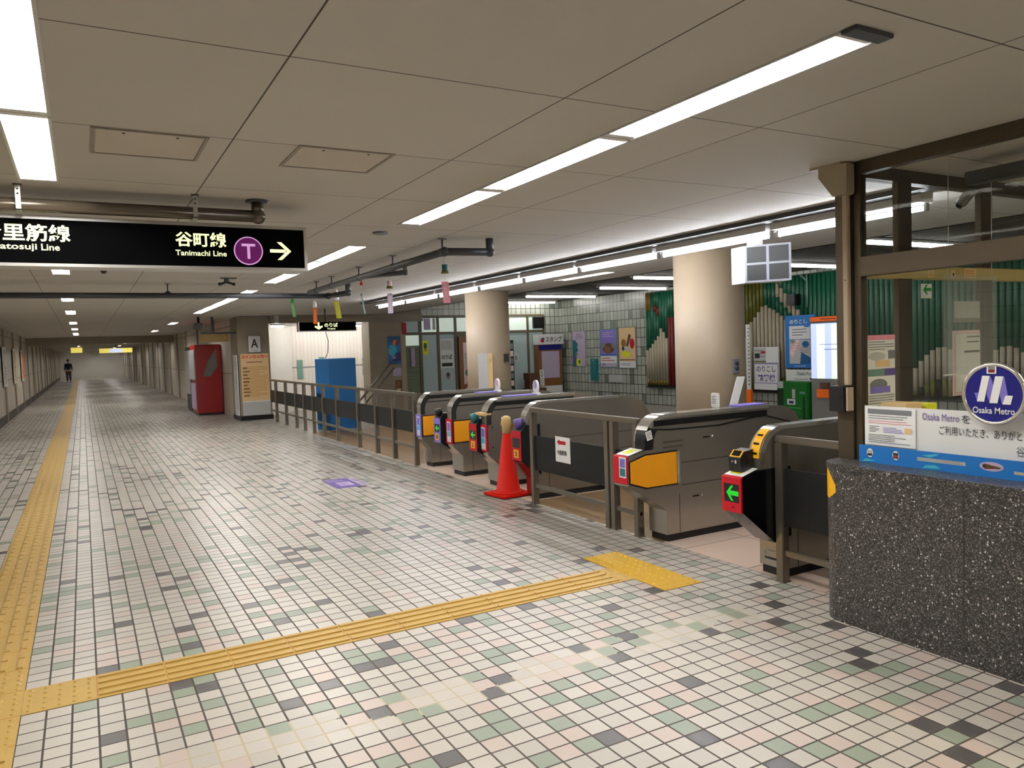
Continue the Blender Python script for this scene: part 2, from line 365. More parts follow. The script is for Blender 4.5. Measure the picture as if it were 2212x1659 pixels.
# ---------------------------------------------------------------- the setting
HC = 2.48                                                    # ceiling height of the hall
XL, XR, YE, YB = -1.5, 12.45, 75.0, -9.0
LEFT_ROW = [(-8.0, -6.75), (-5.0, -3.75), (-1.80, -.545), (-.53, .70), (4.35, 5.58), (8.55, 9.8), (12.3, 13.55), (17, 18.25), (21, 22.25), (25, 26.25), (26.3, 27.55), (31, 32.25), (37, 38.25), (43, 44.25), (50, 51.25), (58, 59.25), (66, 67.25), (71.5, 72.75)]
RIGHT_ROW = [(-7.4, -6.15), (-5.5, -4.25), (-2.365, -1.115), (-1.10, .12), (.135, 1.44), (2.66, 3.89), (3.90, 5.13), (5.15, 6.38), (7.5, 8.69), (8.70, 9.94), (9.95, 11.19), (11.20, 12.44), (12.45, 13.7), (18, 19.25), (24, 25.25), (30, 31.25), (37, 38.25), (44, 45.25), (52, 53.25), (61, 62.25), (68, 69.25), (72, 73.25)]
LX, RX, LW = .178, 2.495, .078                               # centre lines and half width of the two light rows
OVERRIDE = {}                                                # tile cells (column, row) read off the photograph
for _c, _l in ((DARK, [(3,-5),(3,3),(3,17),(4,10),(6,-1),(7,-2),(7,4),(7,7),(7,16),(8,9),(10,-6),(11,9),(12,-5),(12,5),(13,-9),(13,12),(14,-14),(14,-4),(14,13),(15,-4),(15,7),(16,-2),(16,20),(16,22),(17,3),(18,-10),(19,-9),(20,-16),(21,-1),(23,-18),(24,-21),(24,-8),(25,-10),(25,-1),(26,-14),(26,4),(26,8),(27,-8),(28,6),(29,-4),(29,15),(30,-24),(31,-22),(31,-10),(32,-23),(32,12),(33,-3),(33,5),(34,-17),(35,-16),(35,-11),(36,7),(37,-22),(37,-13),(37,-9),(38,5),(39,-6),(41,-7)]), (GREEN, [(0,8),(0,12),(0,16),(0,18),(0,24),(1,5),(1,9),(2,-1),(2,15),(2,16),(2,20),(3,-7),(3,9),(4,-4),(4,3),(4,14),(4,17),(5,-4),(5,13),(6,-6),(6,-2),(6,4),(6,12),(7,-4),(7,-1),(7,3),(7,5),(8,-7),(8,14),(8,22),(9,-8),(9,-5),(9,5),(9,11),(9,14),(10,-2),(10,3),(11,-7),(11,-4),(11,4),(11,7),(11,26),(12,-13),(12,-8),(12,6),(12,9),(12,16),(12,20),(13,-14),(13,-6),(13,6),(14,-10),(14,-8),(14,-3),(14,-2),(14,6),(14,11),(14,17),(14,25),(15,-10),(15,-3),(15,13),(16,-13),(16,-4),(17,-16),(17,-13),(17,-12),(17,4),(18,-8),(18,-3),(19,-16),(19,-14),(20,-12),(20,-7),(20,-6),(20,-2),(21,-13),(21,-11),(21,-6),(22,-13),(22,-2),(22,-1),(23,-17),(23,-16),(23,-11),(23,-10),(24,-15),(25,-20),(25,-16),(25,-9),(25,-5),(25,-4),(25,5),(26,-21),(26,-8),(27,-22),(27,-9),(27,-7),(27,-1),(27,3),(27,7),(28,-19),(28,-16),(28,-8),(28,-5),(29,-19),(29,-15),(29,-2),(30,-25),(30,-20),(30,-8),(30,-2),(30,8),(31,-23),(31,-9),(31,-3),(32,-20),(32,-16),(32,-11),(32,7),(33,-17),(34,-20),(34,-18),(34,-9),(34,-8),(34,-5),(35,-18),(35,-12),(35,-6),(36,-23),(36,-20),(38,-8),(38,-3),(38,3),(39,0),(40,-7)]), (PINK, [(1,7),(2,7),(3,4),(3,7),(4,5),(5,4),(7,6),(11,11),(12,-12),(12,-9),(12,-7),(12,7),(13,-13),(13,-8),(14,-9),(14,-1),(16,-3),(16,-1),(17,-11),(17,-3),(18,-16),(18,-6),(19,-15),(19,-13),(19,-8),(20,-11),(20,-3),(20,-1),(21,-16),(21,-10),(21,-5),(21,-2),(22,-17),(22,-10),(23,-15),(23,-9),(24,-14),(25,-19),(25,-15),(25,-8),(26,-20),(26,-12),(26,-7),(27,-21),(27,-6),(29,-18),(30,-19),(30,-14),(31,-24),(31,-21),(31,-20),(32,-17),(33,-18),(34,-23),(34,-21),(34,-12),(35,-23),(35,-19),(36,-21),(36,-14),(37,-18),(37,-17)])):
    for _k in _l: OVERRIDE[_k] = _c
random.seed(11)
for _i in range(0, 41):                                      # the other tiles of the foreground are plain or pinkish
    for _j in range(-45, 16):
        if (_i, _j) not in OVERRIDE: OVERRIDE[(_i, _j)] = CREAM if random.random() < .55 else (CREAM2 if random.random() < .78 else PINK)
def make_floor():
    b = bmesh.new(); lay = b.loops.layers.float_color.new('tile')
    def quad(x0, y0, x1, y1, col=None):
        f = b.faces.new([b.verts.new(p) for p in ((x0, y0, 0), (x1, y0, 0), (x1, y1, 0), (x0, y1, 0))])
        for l in f.loops: l[lay] = (*(col or (0, 0, 0)), 1 if col else 0)
    x0, x1, y0, y1 = -15, 41, -50, 60
    quad(XL, YB, 4.15, y0 * .1); quad(XL, y1 * .1, 4.15, YE)
    quad(x1 * .1, y0 * .1, 4.15, y1 * .1)
    for i in range(x0, x1):
        j = y0
        while j < y1:
            c = OVERRIDE.get((i, j))
            if c: quad(i * .1, j * .1, i * .1 + .1, j * .1 + .1, c); j += 1; continue
            k = j
            while k < y1 and (i, k) not in OVERRIDE: k += 1
            quad(i * .1, j * .1, i * .1 + .1, k * .1); j = k
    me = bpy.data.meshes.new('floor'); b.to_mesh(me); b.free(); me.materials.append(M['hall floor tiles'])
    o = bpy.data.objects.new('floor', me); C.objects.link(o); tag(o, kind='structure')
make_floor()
b = B(); b.face([(4.15, -1.05, 0), (5.9, -1.05, 0), (5.9, .62, 0), (4.15, .62, 0)], 'gate floor'); b.face([(4.15, 2.6, 0), (5.9, 2.6, 0), (5.9, 5.7, 0), (4.15, 5.7, 0)], 'gate floor')
b.face([(4.15, .62, 0), (5.9, .62, 0), (5.9, 2.6, 0), (4.15, 2.6, 0)], 'tan floor'); b.face([(4.15, 5.7, 0), (5.9, 5.7, 0), (5.9, 11.0, 0), (4.15, 11.0, 0)], 'tan floor')
struct(b, 'floor')
b = B()
for q in ((5.9, -6, XR, 18), (4.15, 11.0, 5.9, 18), (4.15, -6, 5.9, -1.05)): b.face([(q[0], q[1], 0), (q[2], q[1], 0), (q[2], q[3], 0), (q[0], q[3], 0)], 'inner floor')
struct(b, 'floor')
def make_ceiling():
    b = B()
    def strip(x0, x1, holes, ymax, y0=YB):
        y = y0
        for a, c in sorted(holes):
            if c > ymax: continue
            b.face([(x0, y, HC), (x0, a, HC), (x1, a, HC), (x1, y, HC)], 'hall ceiling'); y = c
        b.face([(x0, y, HC), (x0, ymax, HC), (x1, ymax, HC), (x1, y, HC)], 'hall ceiling')
    strip(XL, LX - LW, [], YE); strip(LX - LW, LX + LW, LEFT_ROW, YE); strip(LX + LW, RX - LW, [], YE); strip(RX - LW, RX + LW, RIGHT_ROW, YE); strip(RX + LW, 3.6, [], YE)
    strip(3.6, 6.36, [], 14.9); strip(6.36, 6.50, [(4.25, 5.5)], 14.9); strip(6.50, 7.1, [], 14.9)
    struct(b, 'ceiling')
    b = B(); b.face([(7.1, YB + 3, 2.84), (7.1, 14.9, 2.84), (XR, 14.9, 2.84), (XR, YB + 3, 2.84)], 'dark ceiling')
    for k in range(44):
        x = 7.2 + k * .12; b.box(x, YB + 3, 2.80, x + .05, 14.85, 2.84, 'dark ceiling')
    struct(b, 'ceiling')
    b = B(); b.box(7.06, YB + 3, HC, 7.1, 14.9, 2.84, 'beam paint'); struct(b, 'trim_1')
make_ceiling()
b = B(); b.box(XL - .1, YB, 0, XL, YE, HC, 'corridor wall')
for k in range(20): b.box(XL, 10 + k * 3.4, 0, XL + .03, 10.35 + k * 3.4, HC, 'pillar concrete')
struct(b, 'wall_left')
b = B(); b.box(XL + .0, YB, 0, XL + .025, YE, .22, 'skirting'); struct(b, 'baseboard_left')
b = B(); b.box(3.6, 16.1, 0, 3.7, YE, HC, 'corridor wall')
for k in range(18): b.box(3.57, 22.5 + k * 3, 0, 3.6, 22.8 + k * 3, HC, 'pillar concrete')
struct(b, 'wall_corridor')
b = B(); b.box(XL, YE, 0, 3.7, YE + .1, HC, 'white paint'); struct(b, 'wall_end')
b = B(); b.box(XL - .1, YB - .1, 0, 4.1, YB, HC, 'white paint'); struct(b, 'wall_back')
b = B(); b.box(XL, 30, 2.2, 3.6, 30.4, HC, 'beam paint'); struct(b, 'trim_2')
b = B(); b.box(XR, YB + 3, .0, XR + .1, 14.9, 2.84, 'wall tile'); struct(b, 'wall_right')
b = B(); b.box(4.0, YB + 2.9, 0, XR + .1, YB + 3, 2.84, 'white paint'); struct(b, 'wall_booth_back')
b = B(); b.box(8.15, 14.9, 2.40, XR, 14.98, 2.84, 'wall tile far'); b.box(11.92, 14.9, 0, XR, 14.98, 2.40, 'wall tile far'); b.box(7.05, 14.9, 2.40, 8.15, 14.98, 2.84, 'beam paint'); struct(b, 'wall_far')
b = B(); b.box(4.28, 14.75, 2.29, 8.15, 15.05, HC, 'beam paint'); struct(b, 'trim_3')
# the stairwell behind the fence
b = B(); b.box(5.2, 17.1, 0, 8.2, 17.2, 2.4, 'stair wall'); struct(b, 'wall_stair')
b = B(); b.obox((4.74, 16.5, 1.2), (.48, .62, 0), (.04, -.03, 0), (0, 0, 1.2), 'white paint'); struct(b, 'wall_stair_side')
b = B(); b.box(4.28, 15.05, 2.3, 8.2, 17.2, 2.4, 'white paint'); struct(b, 'ceiling')
b = B(); b.box(5.2, 17.085, 1.175, 8.2, 17.1, 1.195, 'text grey'); struct(b, 'trim_4')
b = B()
b.box(3.55, 15.1, 0, 4.28, 16.1, HC, 'pillar concrete', .01); pA = b.obj('square_pillar'); tag(pA, 'square concrete pillar carrying the letter A sign at the corridor mouth', 'pillar')
b = B(); b.box(3.535, 15.085, 0, 4.295, 16.1, .11, 'black'); b.obj('skirting', pA)
b = B(); b.box(6.62, 14.6, 0, 7.56, 15.2, 2.29, 'pillar concrete', .01); pB = b.obj('square_pillar'); tag(pB, 'broad concrete pillar with blue poster beside the office windows', 'pillar')
b = B(); b.box(7.44, 14.585, 0, 7.58, 14.6, 2.0, 'column paint'); b.obj('corner_strip', pB)
b = B(); b.box(7.50, 14.56, 1.95, 7.60, 14.59, 2.25, 'red'); b.obj('red_plate', pB)
for i, (cx, cy, lab) in enumerate(((6.27, 2.28, 'thick round cream column right of the gates, nearer of the two'), (6.37, 7.68, 'round cream column behind the middle gates, farther of the two'))):
    b = B(); b.lathe((cx, cy, 0), [(.37, 0), (.37, HC - .002)], 'column paint', 48); tag(b.obj('round_column'), lab, 'column')

# ---------------------------------------------------------------- ceiling lights
def recessed(x, y0, y1, label, group, tube='hall tube', z=HC, wd=LW, shell='reflector'):
    t = thing('recessed_light', (x, (y0 + y1) / 2, z), label, 'ceiling light', group)
    b = B(); W = wd; dp = .085; fl = .012
    b.face([(x - W, y0, z), (x - W * .55, y0, z + dp), (x - W * .55, y1, z + dp), (x - W, y1, z)], shell)
    b.face([(x + W, y1, z), (x + W * .55, y1, z + dp), (x + W * .55, y0, z + dp), (x + W, y0, z)], shell)
    b.face([(x - W * .55, y0, z + dp), (x + W * .55, y0, z + dp), (x + W * .55, y1, z + dp), (x - W * .55, y1, z + dp)], shell)
    b.obj('reflector', t)
    for ya, yb in ((y0, y0 + .035), (y1 - .035, y1)):
        b = B(); prof = [(x - W, z), (x + W, z), (x + W * .55, z + dp), (x - W * .55, z + dp)]
        b.prism(prof, lambda u, v: (u, ya, v), lambda u, v: (u, yb, v), 'batten'); b.obj('end_plate', t)
    b = B()
    for xa, xb in ((x - W - fl, x - W), (x + W, x + W + fl)): b.box(xa, y0, z - .006, xb, y1, z, 'sign silver')
    b.obj('flange', t)
    b = B(); b.cyl((x, y0 + .04, z + .035), (x, y1 - .04, z + .035), .0165, tube, 10); b.obj('tube', t)
    return t
def row(x, segs, side, skip):
    near = [k for k in range(len(segs)) if k >= skip]
    for k, (a, c) in enumerate(segs):
        if k < skip:  # added out of view behind the camera for ambient light
            lab = f'{ORD[k]} added unseen tube light from the back wall in the {side} ceiling row'
        else:
            n = k - skip
            lab = f'{ORD[n]} recessed tube light from the near end of the {side} ceiling row' if n else f'nearest lit tube light of the {side} ceiling row'
        recessed(x, a, c, lab, f'recessed lights of the {side} row')
row(LX, LEFT_ROW, 'left', 2); row(RX, RIGHT_ROW, 'right', 2)
b = B(); b.box(RX - LW - .012, -2.425, HC - .014, RX + LW + .012, -2.367, HC, 'dark pipe', .003); tag(b.obj('end_cover'), 'dark end cover at the near end of the right light row', 'cover')
recessed(6.43, 4.25, 5.5, 'dim yellowish recessed light above the far side of the gates', None, 'booth tube', HC, .07)
GATE_Y = [(-.87, .38), (.43, 1.77), (1.82, 3.13), (3.18, 4.36), (4.41, 5.6), (5.66, 7.0), (7.06, 8.4), (8.46, 9.8)]
def batten_light(x, y0, y1, label):
    t = thing('batten_light', (x, (y0 + y1) / 2, HC), label, 'ceiling light', 'bare tube lights above the gates')
    b = B(); b.box(x - .085, y0, HC - .085, x + .055, y1, HC, 'batten', .004); b.obj('batten', t)
    for y in (y0 + .012, y1 - .012):
        b = B(); b.box(x - .016, y - .012, HC - .138, x + .016, y + .012, HC - .085, 'light grey', .003); b.obj('socket', t)
    b = B(); b.cyl((x, y0 + .024, HC - .117), (x, y1 - .024, HC - .117), .0165, 'gate tube', 12); b.obj('tube', t)
for k, (a, c) in enumerate(GATE_Y):
    batten_light(5.21, a, c, f'{ORD[k]} bare tube light from the booth end above the gates')
b = B(); b.box(4.985, -1.08, HC - .034, 5.12, 10.2, HC, 'rail grey'); b.box(5.03, -1.08, HC - .036, 5.08, 10.2, HC - .034, 'black'); tag(b.obj('shutter_rail'), 'long dark ceiling rail running beside the bare tube lights', 'rail')
def inner_light(x0, x1, y, label):
    t = thing('louvre_light', ((x0 + x1) / 2, y, 2.80), label, 'ceiling light', 'lights in the dark inner ceiling')
    b = B(); b.box(x0, y - .09, 2.77, x1, y + .09, 2.80, 'batten'); b.obj('housing', t)
    b = B(); b.cyl((x0 + .03, y, 2.745), (x1 - .03, y, 2.745), .02, 'inner tube', 10); b.obj('tube', t)
    for x in (x0 + .012, x1 - .012):
        b = B(); b.box(x - .012, y - .016, 2.72, x + .012, y + .016, 2.77, 'light grey'); b.obj('socket', t)
k = 0
for y, xs in ((14.5, ((9.9, 12.1),)), (12.25, ((9.8, 11.9),)), (9.75, ((10.2, 12.1),)), (7.5, ((9.35, 11.6),)), (5.1, ((10.4, 12.0),)), (2.6, ((9.3, 11.5),)), (.2, ((9.3, 11.5),))):
    for a, c in xs:
        inner_light(a, c, y, f'{ORD[k]} slim white light from the far end of the dark inner ceiling' if k else 'slim white light nearest the office wall in the dark inner ceiling'); k += 1

# ---------------------------------------------------------------- pipes and small things on the ceiling
def pipe(name, pts, r, m, label, hangers=(), cat='pipe', elbows=True):
    b = B(); b.tube(pts, r, m, 12); o = b.obj(name, origin=pts[0]); tag(o, label, cat)
    for i, p in enumerate(pts[1:-1]):
        if elbows: q = B(); q.ball(p, r * 1.28, m, 12); q.obj('elbow', o)
    for (x, y) in hangers:
        z = min(pts[0][2], pts[1][2]) if len(pts) < 3 else pts[len(pts) // 2][2]
        q = B(); q.cyl((x, y, z + r * .8), (x, y, HC), .008, 'dark pipe', 8); q.box(x - .035, y - .02, HC - .006, x + .035, y + .02, HC, 'dark pipe')
        q.cyl((x - .0, y - .012, z), (x, y + .012, z), r * 1.15, 'dark pipe', 12); q.obj('hanger', o)
    return o
ZP = 2.365
dp = pipe('drain_pipe', [(3.035, 6.42, ZP), (3.035, 2.0, ZP), (3.43, 1.93, ZP), (3.43, 1.93, HC)], .033, 'dark pipe', 'dark drain pipe on hangers ending in an elbow left of the pink paper charm', [(3.035, y) for y in (2.04, 3.23, 4.29, 5.35, 6.05)])
br = pipe('branch_pipe', [(3.04, 4.05, ZP - .01), (3.30, 3.58, ZP - .01), (3.30, 3.58, HC)], .026, 'dark pipe', 'short dark branch pipe leaving the hanging drain pipe', cat='pipe')
br.parent = dp; br.location = br.location - dp.location; del br['label']; del br['category']
pipe('cross_pipe', [(XL, 6.55, ZP - .035), (3.33, 6.55, ZP - .035), (3.5, 6.2, ZP - .02), (3.5, 6.2, HC)], .036, 'dark pipe', 'dark pipe crossing the whole corridor ceiling behind the big line sign', [(-.5, 6.55), (1.3, 6.55)])
p = pipe('ceiling_pipe', [(XL, .87, 2.385), (1.295, .87, 2.385), (1.295, .87, HC)], .036, 'pipe brown', 'glossy brown pipe just above the big black line sign')
b = B(); b.cyl((1.295, .87, HC - .012), (1.295, .87, HC), .068, 'dark pipe', 20); b.obj('flange', p)
def hatch(x0, y0, x1, y1, label):
    t = thing('ceiling_hatch', ((x0 + x1) / 2, (y0 + y1) / 2, HC), label, 'hatch', 'access hatches in the ceiling')
    b = B(); e = .014
    for q in ((x0, y0, x1, y0 + e), (x0, y1 - e, x1, y1), (x0, y0 + e, x0 + e, y1 - e), (x1 - e, y0 + e, x1, y1 - e)): b.box(q[0], q[1], HC - .005, q[2], q[3], HC, 'hatch frame')
    b.obj('frame', t); b = B(); b.box(x0 + e + .004, y0 + e + .004, HC - .003, x1 - e - .004, y1 - e - .004, HC, 'hatch paint'); b.obj('panel', t)
    b = B()
    for x in (x0 + .12, x1 - .12): b.cyl((x, y0 + .045, HC - .006), (x, y0 + .045, HC - .003), .006, 'dark pipe', 8)
    b.obj('latch', t)
mat('hatch paint', (184, 176, 163), .75, var=.02)
hatch(.40, -.45, .845, -.02, 'square ceiling hatch between the left lights and the joint line'); hatch(1.22, -.475, 1.675, -.06, 'square ceiling hatch in the middle above the sign arrow')
b = B(); b.lathe((2.42, 1.85, HC - .018), [(.045, 0), (.06, .006), (.06, .018)], 'text grey', 20); tag(b.obj('smoke_detector'), 'small flat smoke detector on the ceiling past the near light strip', 'detector')
t = thing('sprinkler', (1.87, 5.7, HC), 'dark sprinkler head with two arms hanging near the right lights', 'sprinkler')
b = B(); b.cyl((1.87, 5.7, HC - .05), (1.87, 5.7, HC), .03, 'dark pipe'); b.box(1.80, 5.68, HC - .012, 1.98, 5.72, HC, 'dark pipe'); b.obj('body', t)
for s in (-1, 1):
    b = B(); b.cyl((1.87, 5.7, HC - .05), (1.87 + s * .075, 5.7, HC - .075), .014, 'black', 8); b.ball((1.87 + s * .08, 5.7, HC - .075), .02, 'black'); b.obj('nozzle', t)
b = B(); b.box(1.37, 4.7, HC - .03, 1.63, 4.78, HC, 'mural red', .005); b.box(1.24, 4.72, HC - .02, 1.37, 4.76, HC, 'dark pipe'); tag(b.obj('alarm_box'), 'flat reddish alarm box on the ceiling seen under the line sign', 'alarm')
b = B(); b.lathe((.56, 4.9, HC - .05), [(.02, 0), (.03, .02), (.03, .05)], 'black', 14); tag(b.obj('ceiling_sensor'), 'tiny black sensor on the ceiling right of the left light row', 'sensor')

# ---------------------------------------------------------------- the big hanging line sign
F = facing_y(-.72, .95, 2.076); SW, SH = 2.31, .252
t = thing('hanging_sign', (.43, .95, 2.076), 'long black backlit line sign with yellow-white lettering hanging from the ceiling', 'sign')
b = B()
for q in ((-.72, 2.071, 1.604, 2.088), (-.72, 2.326, 1.604, 2.346), (-.72, 2.088, -.708, 2.326), (1.585, 2.088, 1.604, 2.326)): b.box(q[0], .95, q[1], q[2], 1.13, q[3], 'sign silver')
b.obj('frame', t); b = B(); b.box(-.708, .958, 2.088, 1.585, 1.122, 2.326, 'sign black'); b.obj('panel', t)
G = Face((0, .956, 0), (1, 0, 0), (0, 0, 1))
def letters(name, body, x, z, wd, h, m, bold, par=t, F=G): b = B(); put_text(b, F, body, x, z, wd, h, m, .001, bold); return b.obj(name, par)
letters('lettering', '今里筋線', -.123, 2.205, .425, .095, 'lit letter', .022); letters('lettering', 'Imazatosuji', -.145, 2.151, .285, .043, 'lit letter', .014); letters('lettering', 'Line', .160, 2.158, .087, .036, 'lit letter', .014)
letters('lettering', '谷町線', .835, 2.203, .285, .088, 'lit letter', .022); letters('lettering', 'Tanimachi Line', .833, 2.150, .285, .032, 'lit letter', .014)
b = B(); b.face([G.p(1.246 + .086 * math.cos(k * math.pi / 24), 2.188 + .086 * math.sin(k * math.pi / 24), .0012) for k in range(48)], 'lit lilac'); ring = b.obj('line_symbol', t)
b = B(); b.face([G.p(1.246 + .079 * math.cos(k * math.pi / 24), 2.188 + .079 * math.sin(k * math.pi / 24), .002) for k in range(48)], 'lit purple'); b.obj('disc', ring)
b = B(); b.face([G.p(u, v, .003) for u, v in ((1.206, 2.231), (1.206, 2.215), (1.287, 2.215), (1.287, 2.231))], 'lit lilac'); b.face([G.p(u, v, .003) for u, v in ((1.238, 2.215), (1.238, 2.139), (1.255, 2.139), (1.255, 2.215))], 'lit lilac'); b.obj('letter', ring)
b = B(); b.face([G.p(u, v, .001) for u, v in ((1.375, 2.202), (1.375, 2.182), (1.47, 2.182), (1.47, 2.202))], 'lit letter')
for s in (1, -1):
    q = [(1.505, 2.192), (1.478, 2.192), (1.418, 2.192 + s * .055), (1.446, 2.192 + s * .055)]
    b.face([G.p(u, v, .0014) for u, v in (q if s < 0 else q[::-1])], 'lit letter')
b.obj('arrow', t)
for x in (.075, .935):
    b = B(); b.box(x - .012, .80, 2.346, x + .012, .806, HC, 'sign silver'); b.box(x - .012, .80, 2.346, x + .012, 1.0, 2.352, 'sign silver'); b.box(x - .02, .785, HC - .006, x + .02, .825, HC, 'dark pipe')
    for z in (2.43, 2.455): b.cyl((x, .797, z), (x, .801, z), .005, 'black', 8)
    b.obj('hanger', t)

# ---------------------------------------------------------------- ticket gates
def arc(cx, cz, rx, rz, a0, a1, n=8): return [(cx + rx * math.cos(math.radians(a0 + (a1 - a0) * k / n)), cz + rz * math.sin(math.radians(a0 + (a1 - a0) * k / n))) for k in range(n + 1)]
def ex(b, pts, y0, y1, m): return b.prism(pts, lambda u, v: (u, y0, v), lambda u, v: (u, y1, v), m)
def sideface(y): return Face((0, y, 0), (1, 0, 0), (0, 0, 1))           # near side of a gate, u = x, v = z
def frontface(x, y): return Face((x, y, 0), (0, -1, 0), (0, 0, 1))      # passage end, u runs from y towards smaller y
def top_curve(xn, zt=.985): return arc(xn + .20, zt - .20, .20, .20, 180, 90, 10)
def gate(kind, y0, y1, label, nose_y=None, front='display', num='3'):
    """y0 near side, y1 far side"""
    big = kind in 'EF'
    bx = 4.18 if big else 4.265; xn = 3.985 if big else 4.14; xe = 5.70
    t = thing('ticket_gate', (bx + .7, (y0 + y1) / 2, 0), label, 'ticket gate', 'automatic ticket gates')
    back = [(5.30, .985), (5.50, .965), (5.62, .91), (xe, .79), (xe, .40), (5.56, .26), (5.56, .055)]
    if big: prof = [(bx, .055), (bx, .245), (xn, .385), *top_curve(xn), *back]
    else: prof = [(bx, .055), (bx, .25), (xn, .37), *top_curve(xn), *back]
    yu = y0 + {'F': .09, 'D': .10, 'E': .125}.get(kind, .14)          # the upper part is thinner than the base
    b = B(); ex(b, prof, y0, yu, 'steel'); ex(b, [(bx, .055), (bx, .245), (bx - .07, .33), (5.62, .33), (5.56, .26), (5.56, .055)], yu, y1, 'steel'); body = b.obj('body', t)
    b = B(); b.box(bx + .015, y0 + .01, 0, 5.545, y1 - .01, .056, 'kick'); b.obj('kick_plate', t)
    # polished band that follows the curved top, and the black slot under it
    o = top_curve(xn - .004, .989); i = [(x + .0, z - .0) for x, z in top_curve(xn + .022, .963)]
    b = B(); ex(b, o + [(5.30, .989), (5.30, .963)] + i[::-1], y0 - .004, yu + .004, 'chrome'); b.obj('top_band', t)
    if kind != 'F' and kind != 'D':
        b = B(); b.box(xn + .085, y0 - .008, .902, 5.28, y0 + .01, .948, 'black', .004); b.obj('slot', t)
        b = B(); S_ = sideface(y0)
        line = [(xn + .03, .885), (xn + .25, .868), (xn + .75, .862), (5.15, .90), (5.26, .90), (5.56, .825)] if kind == 'E' else [(xn + .03, .86), (5.3, .872), (5.62, .83)]
        for a, c in zip(line[:-1], line[1:]): b.obox(S_.p((a[0] + c[0]) / 2, (a[1] + c[1]) / 2, .002), ((c[0] - a[0]) / 2, 0, (c[1] - a[1]) / 2), (0, .003, 0), (0, 0, .006), 'black')
        b.obj('trim_line', t)
    S_ = sideface(y0)
    # side seams
    b = B()
    for a, c in (((4.34, .605), (5.5, .60)), ((4.34, .43), (5.5, .425))): b.obox(S_.p((a[0] + c[0]) / 2, (a[1] + c[1]) / 2, .0005), ((c[0] - a[0]) / 2, 0, 0), (0, .001, 0), (0, 0, .0022), 'kick')
    b.box(bx + .13, y0 - .0015, .06, bx + .134, y0, .36, 'kick'); b.obj('seam', t)
    if kind == 'E':
        yp = [(3.838, .650), (3.838, .495), (3.985, .449), (4.283, .449), (4.283, .694), (3.985, .690)]
        nose = [(3.82, .473), (3.82, .690), (3.985, .728), (4.20, .71), (4.20, .30), (4.12, .285)]
        b = B(); ex(b, nose, y0 - .002, y0 + .175, 'steel'); n = b.obj('reader_box', t)
        b = B(); ex(b, [(3.812, .49), (3.812, .69), (3.83, .70), (3.83, .475)], y0 + .004, y0 + .172, 'red'); b.obj('front_plate', n)
        Ff = frontface(3.812, y0 + .165); b = B(); patches(b, Ff, .165, 1, [(.42, .535, .92, .69, 'white'), (.47, .61, .87, .68, 'lilac'), (.47, .545, .87, .605, 'teal'), ('l', .5, .615, .8, .67, 4, 'deep blue')]); b.obj('sticker', n)
        b = B(); b.face([(3.835, y0 + .01, .702), (3.975, y0 + .01, .735), (3.975, y0 + .165, .735), (3.835, y0 + .165, .702)][::1], 'white'); b.face([(3.86, y0 + .05, .709), (3.95, y0 + .05, .730), (3.95, y0 + .13, .730), (3.86, y0 + .13, .709)], 'lime'); b.obj('top_label', n)
        b = B(); yq = [(4.06 + (x - 4.06) * 1.06, .571 + (z - .571) * 1.10) for x, z in yp]; ex(b, yq, y0 - .004, y0, 'black'); ex(b, yp, y0 - .012, y0 - .003, 'orange yellow'); b.obj('side_cover', t)
        b = B(); b.box(4.292, y0 - .014, .445, 4.318, y0, .70, 'chrome', .004); b.obj('hinge', t)
        b = B(); ex(b, [(xn - .006, .73), (xn - .006, .79), *[(x - .006, z) for x, z in top_curve(xn)[:5]], *[(x + .075, z - .03) for x, z in top_curve(xn)[:5]][::-1], (xn + .07, .73)], y0 - .006, y0 + .012, 'panel grey'); arcp = b.obj('arc_cover', t)
        b = B(); ex(b, [(x - .006 + .0, z) for x, z in top_curve(xn)[:4]] + [(xn - .006, .73), (xn + .0, .73)], y0 + .012, yu - .012, 'panel grey'); b.obj('front_curve', t)
        b = B(); Fs = Face((4.0, y0 - .0095, .80), (1, 0, .25), (-.25, 0, 1)); board(b, Fs, .055, .07, .002, 'white'); patches(b, Face(Fs.p(0, 0, .002), Fs.R, Fs.U), .055, .07, [('l', .15, .1, .9, .9, 5, 'text grey')]); b.obj('paper_label', arcp)
        for x, z in ((4.60, .78), (4.48, .325)):
            b = B(); b.box(x - .035, y0 - .004, z - .006, x + .035, y0, z + .006, 'black', .003); b.obj('lock_slot', t)
            b = B(); b.cyl((x + .065, y0 - .006, z), (x + .065, y0, z), .009, 'chrome', 12); b.obj('lock', t)
        b = B()
        for z in (.775, .735): b.box(4.16, y0 - .003, z - .006, 4.36, y0, z + .006, 'steel post', .003)
        b.obj('vent_rib', t)
    elif kind == 'F':
        nose = [(3.825, .47), (3.825, .682), (3.97, .722), (4.25, .722), (4.25, .27), (4.10, .245)]
        b = B(); ex(b, nose, y0 - .003, y0 + .165, 'black gloss'); n = b.obj('reader_box', t)
        b = B(); ex(b, [(3.812, .468), (3.812, .684), (3.83, .695), (3.83, .466)], y0, y0 + .16, 'red'); b.obj('front_plate', n)
        Ff = frontface(3.812, y0 + .16); b = B(); patches(b, Ff, .16, 1, [(.13, .53, .90, .645, 'black'), ('p', [(.25, .588), (.5, .635), (.62, .635), (.45, .603), (.88, .603), (.88, .573), (.45, .573), (.62, .54), (.5, .54)], 'lit green'), ('e', .6, .50, .05, .006, 'black')]); b.obj('display', n)
        b = B(); b.face([(3.832, y0 + .004, .695), (3.968, y0 + .004, .732), (3.968, y0 + .158, .732), (3.832, y0 + .158, .695)], 'white'); b.face([(3.86, y0 + .05, .704), (3.945, y0 + .05, .727), (3.945, y0 + .14, .727), (3.86, y0 + .14, .704)], 'lime'); b.obj('top_label', n)
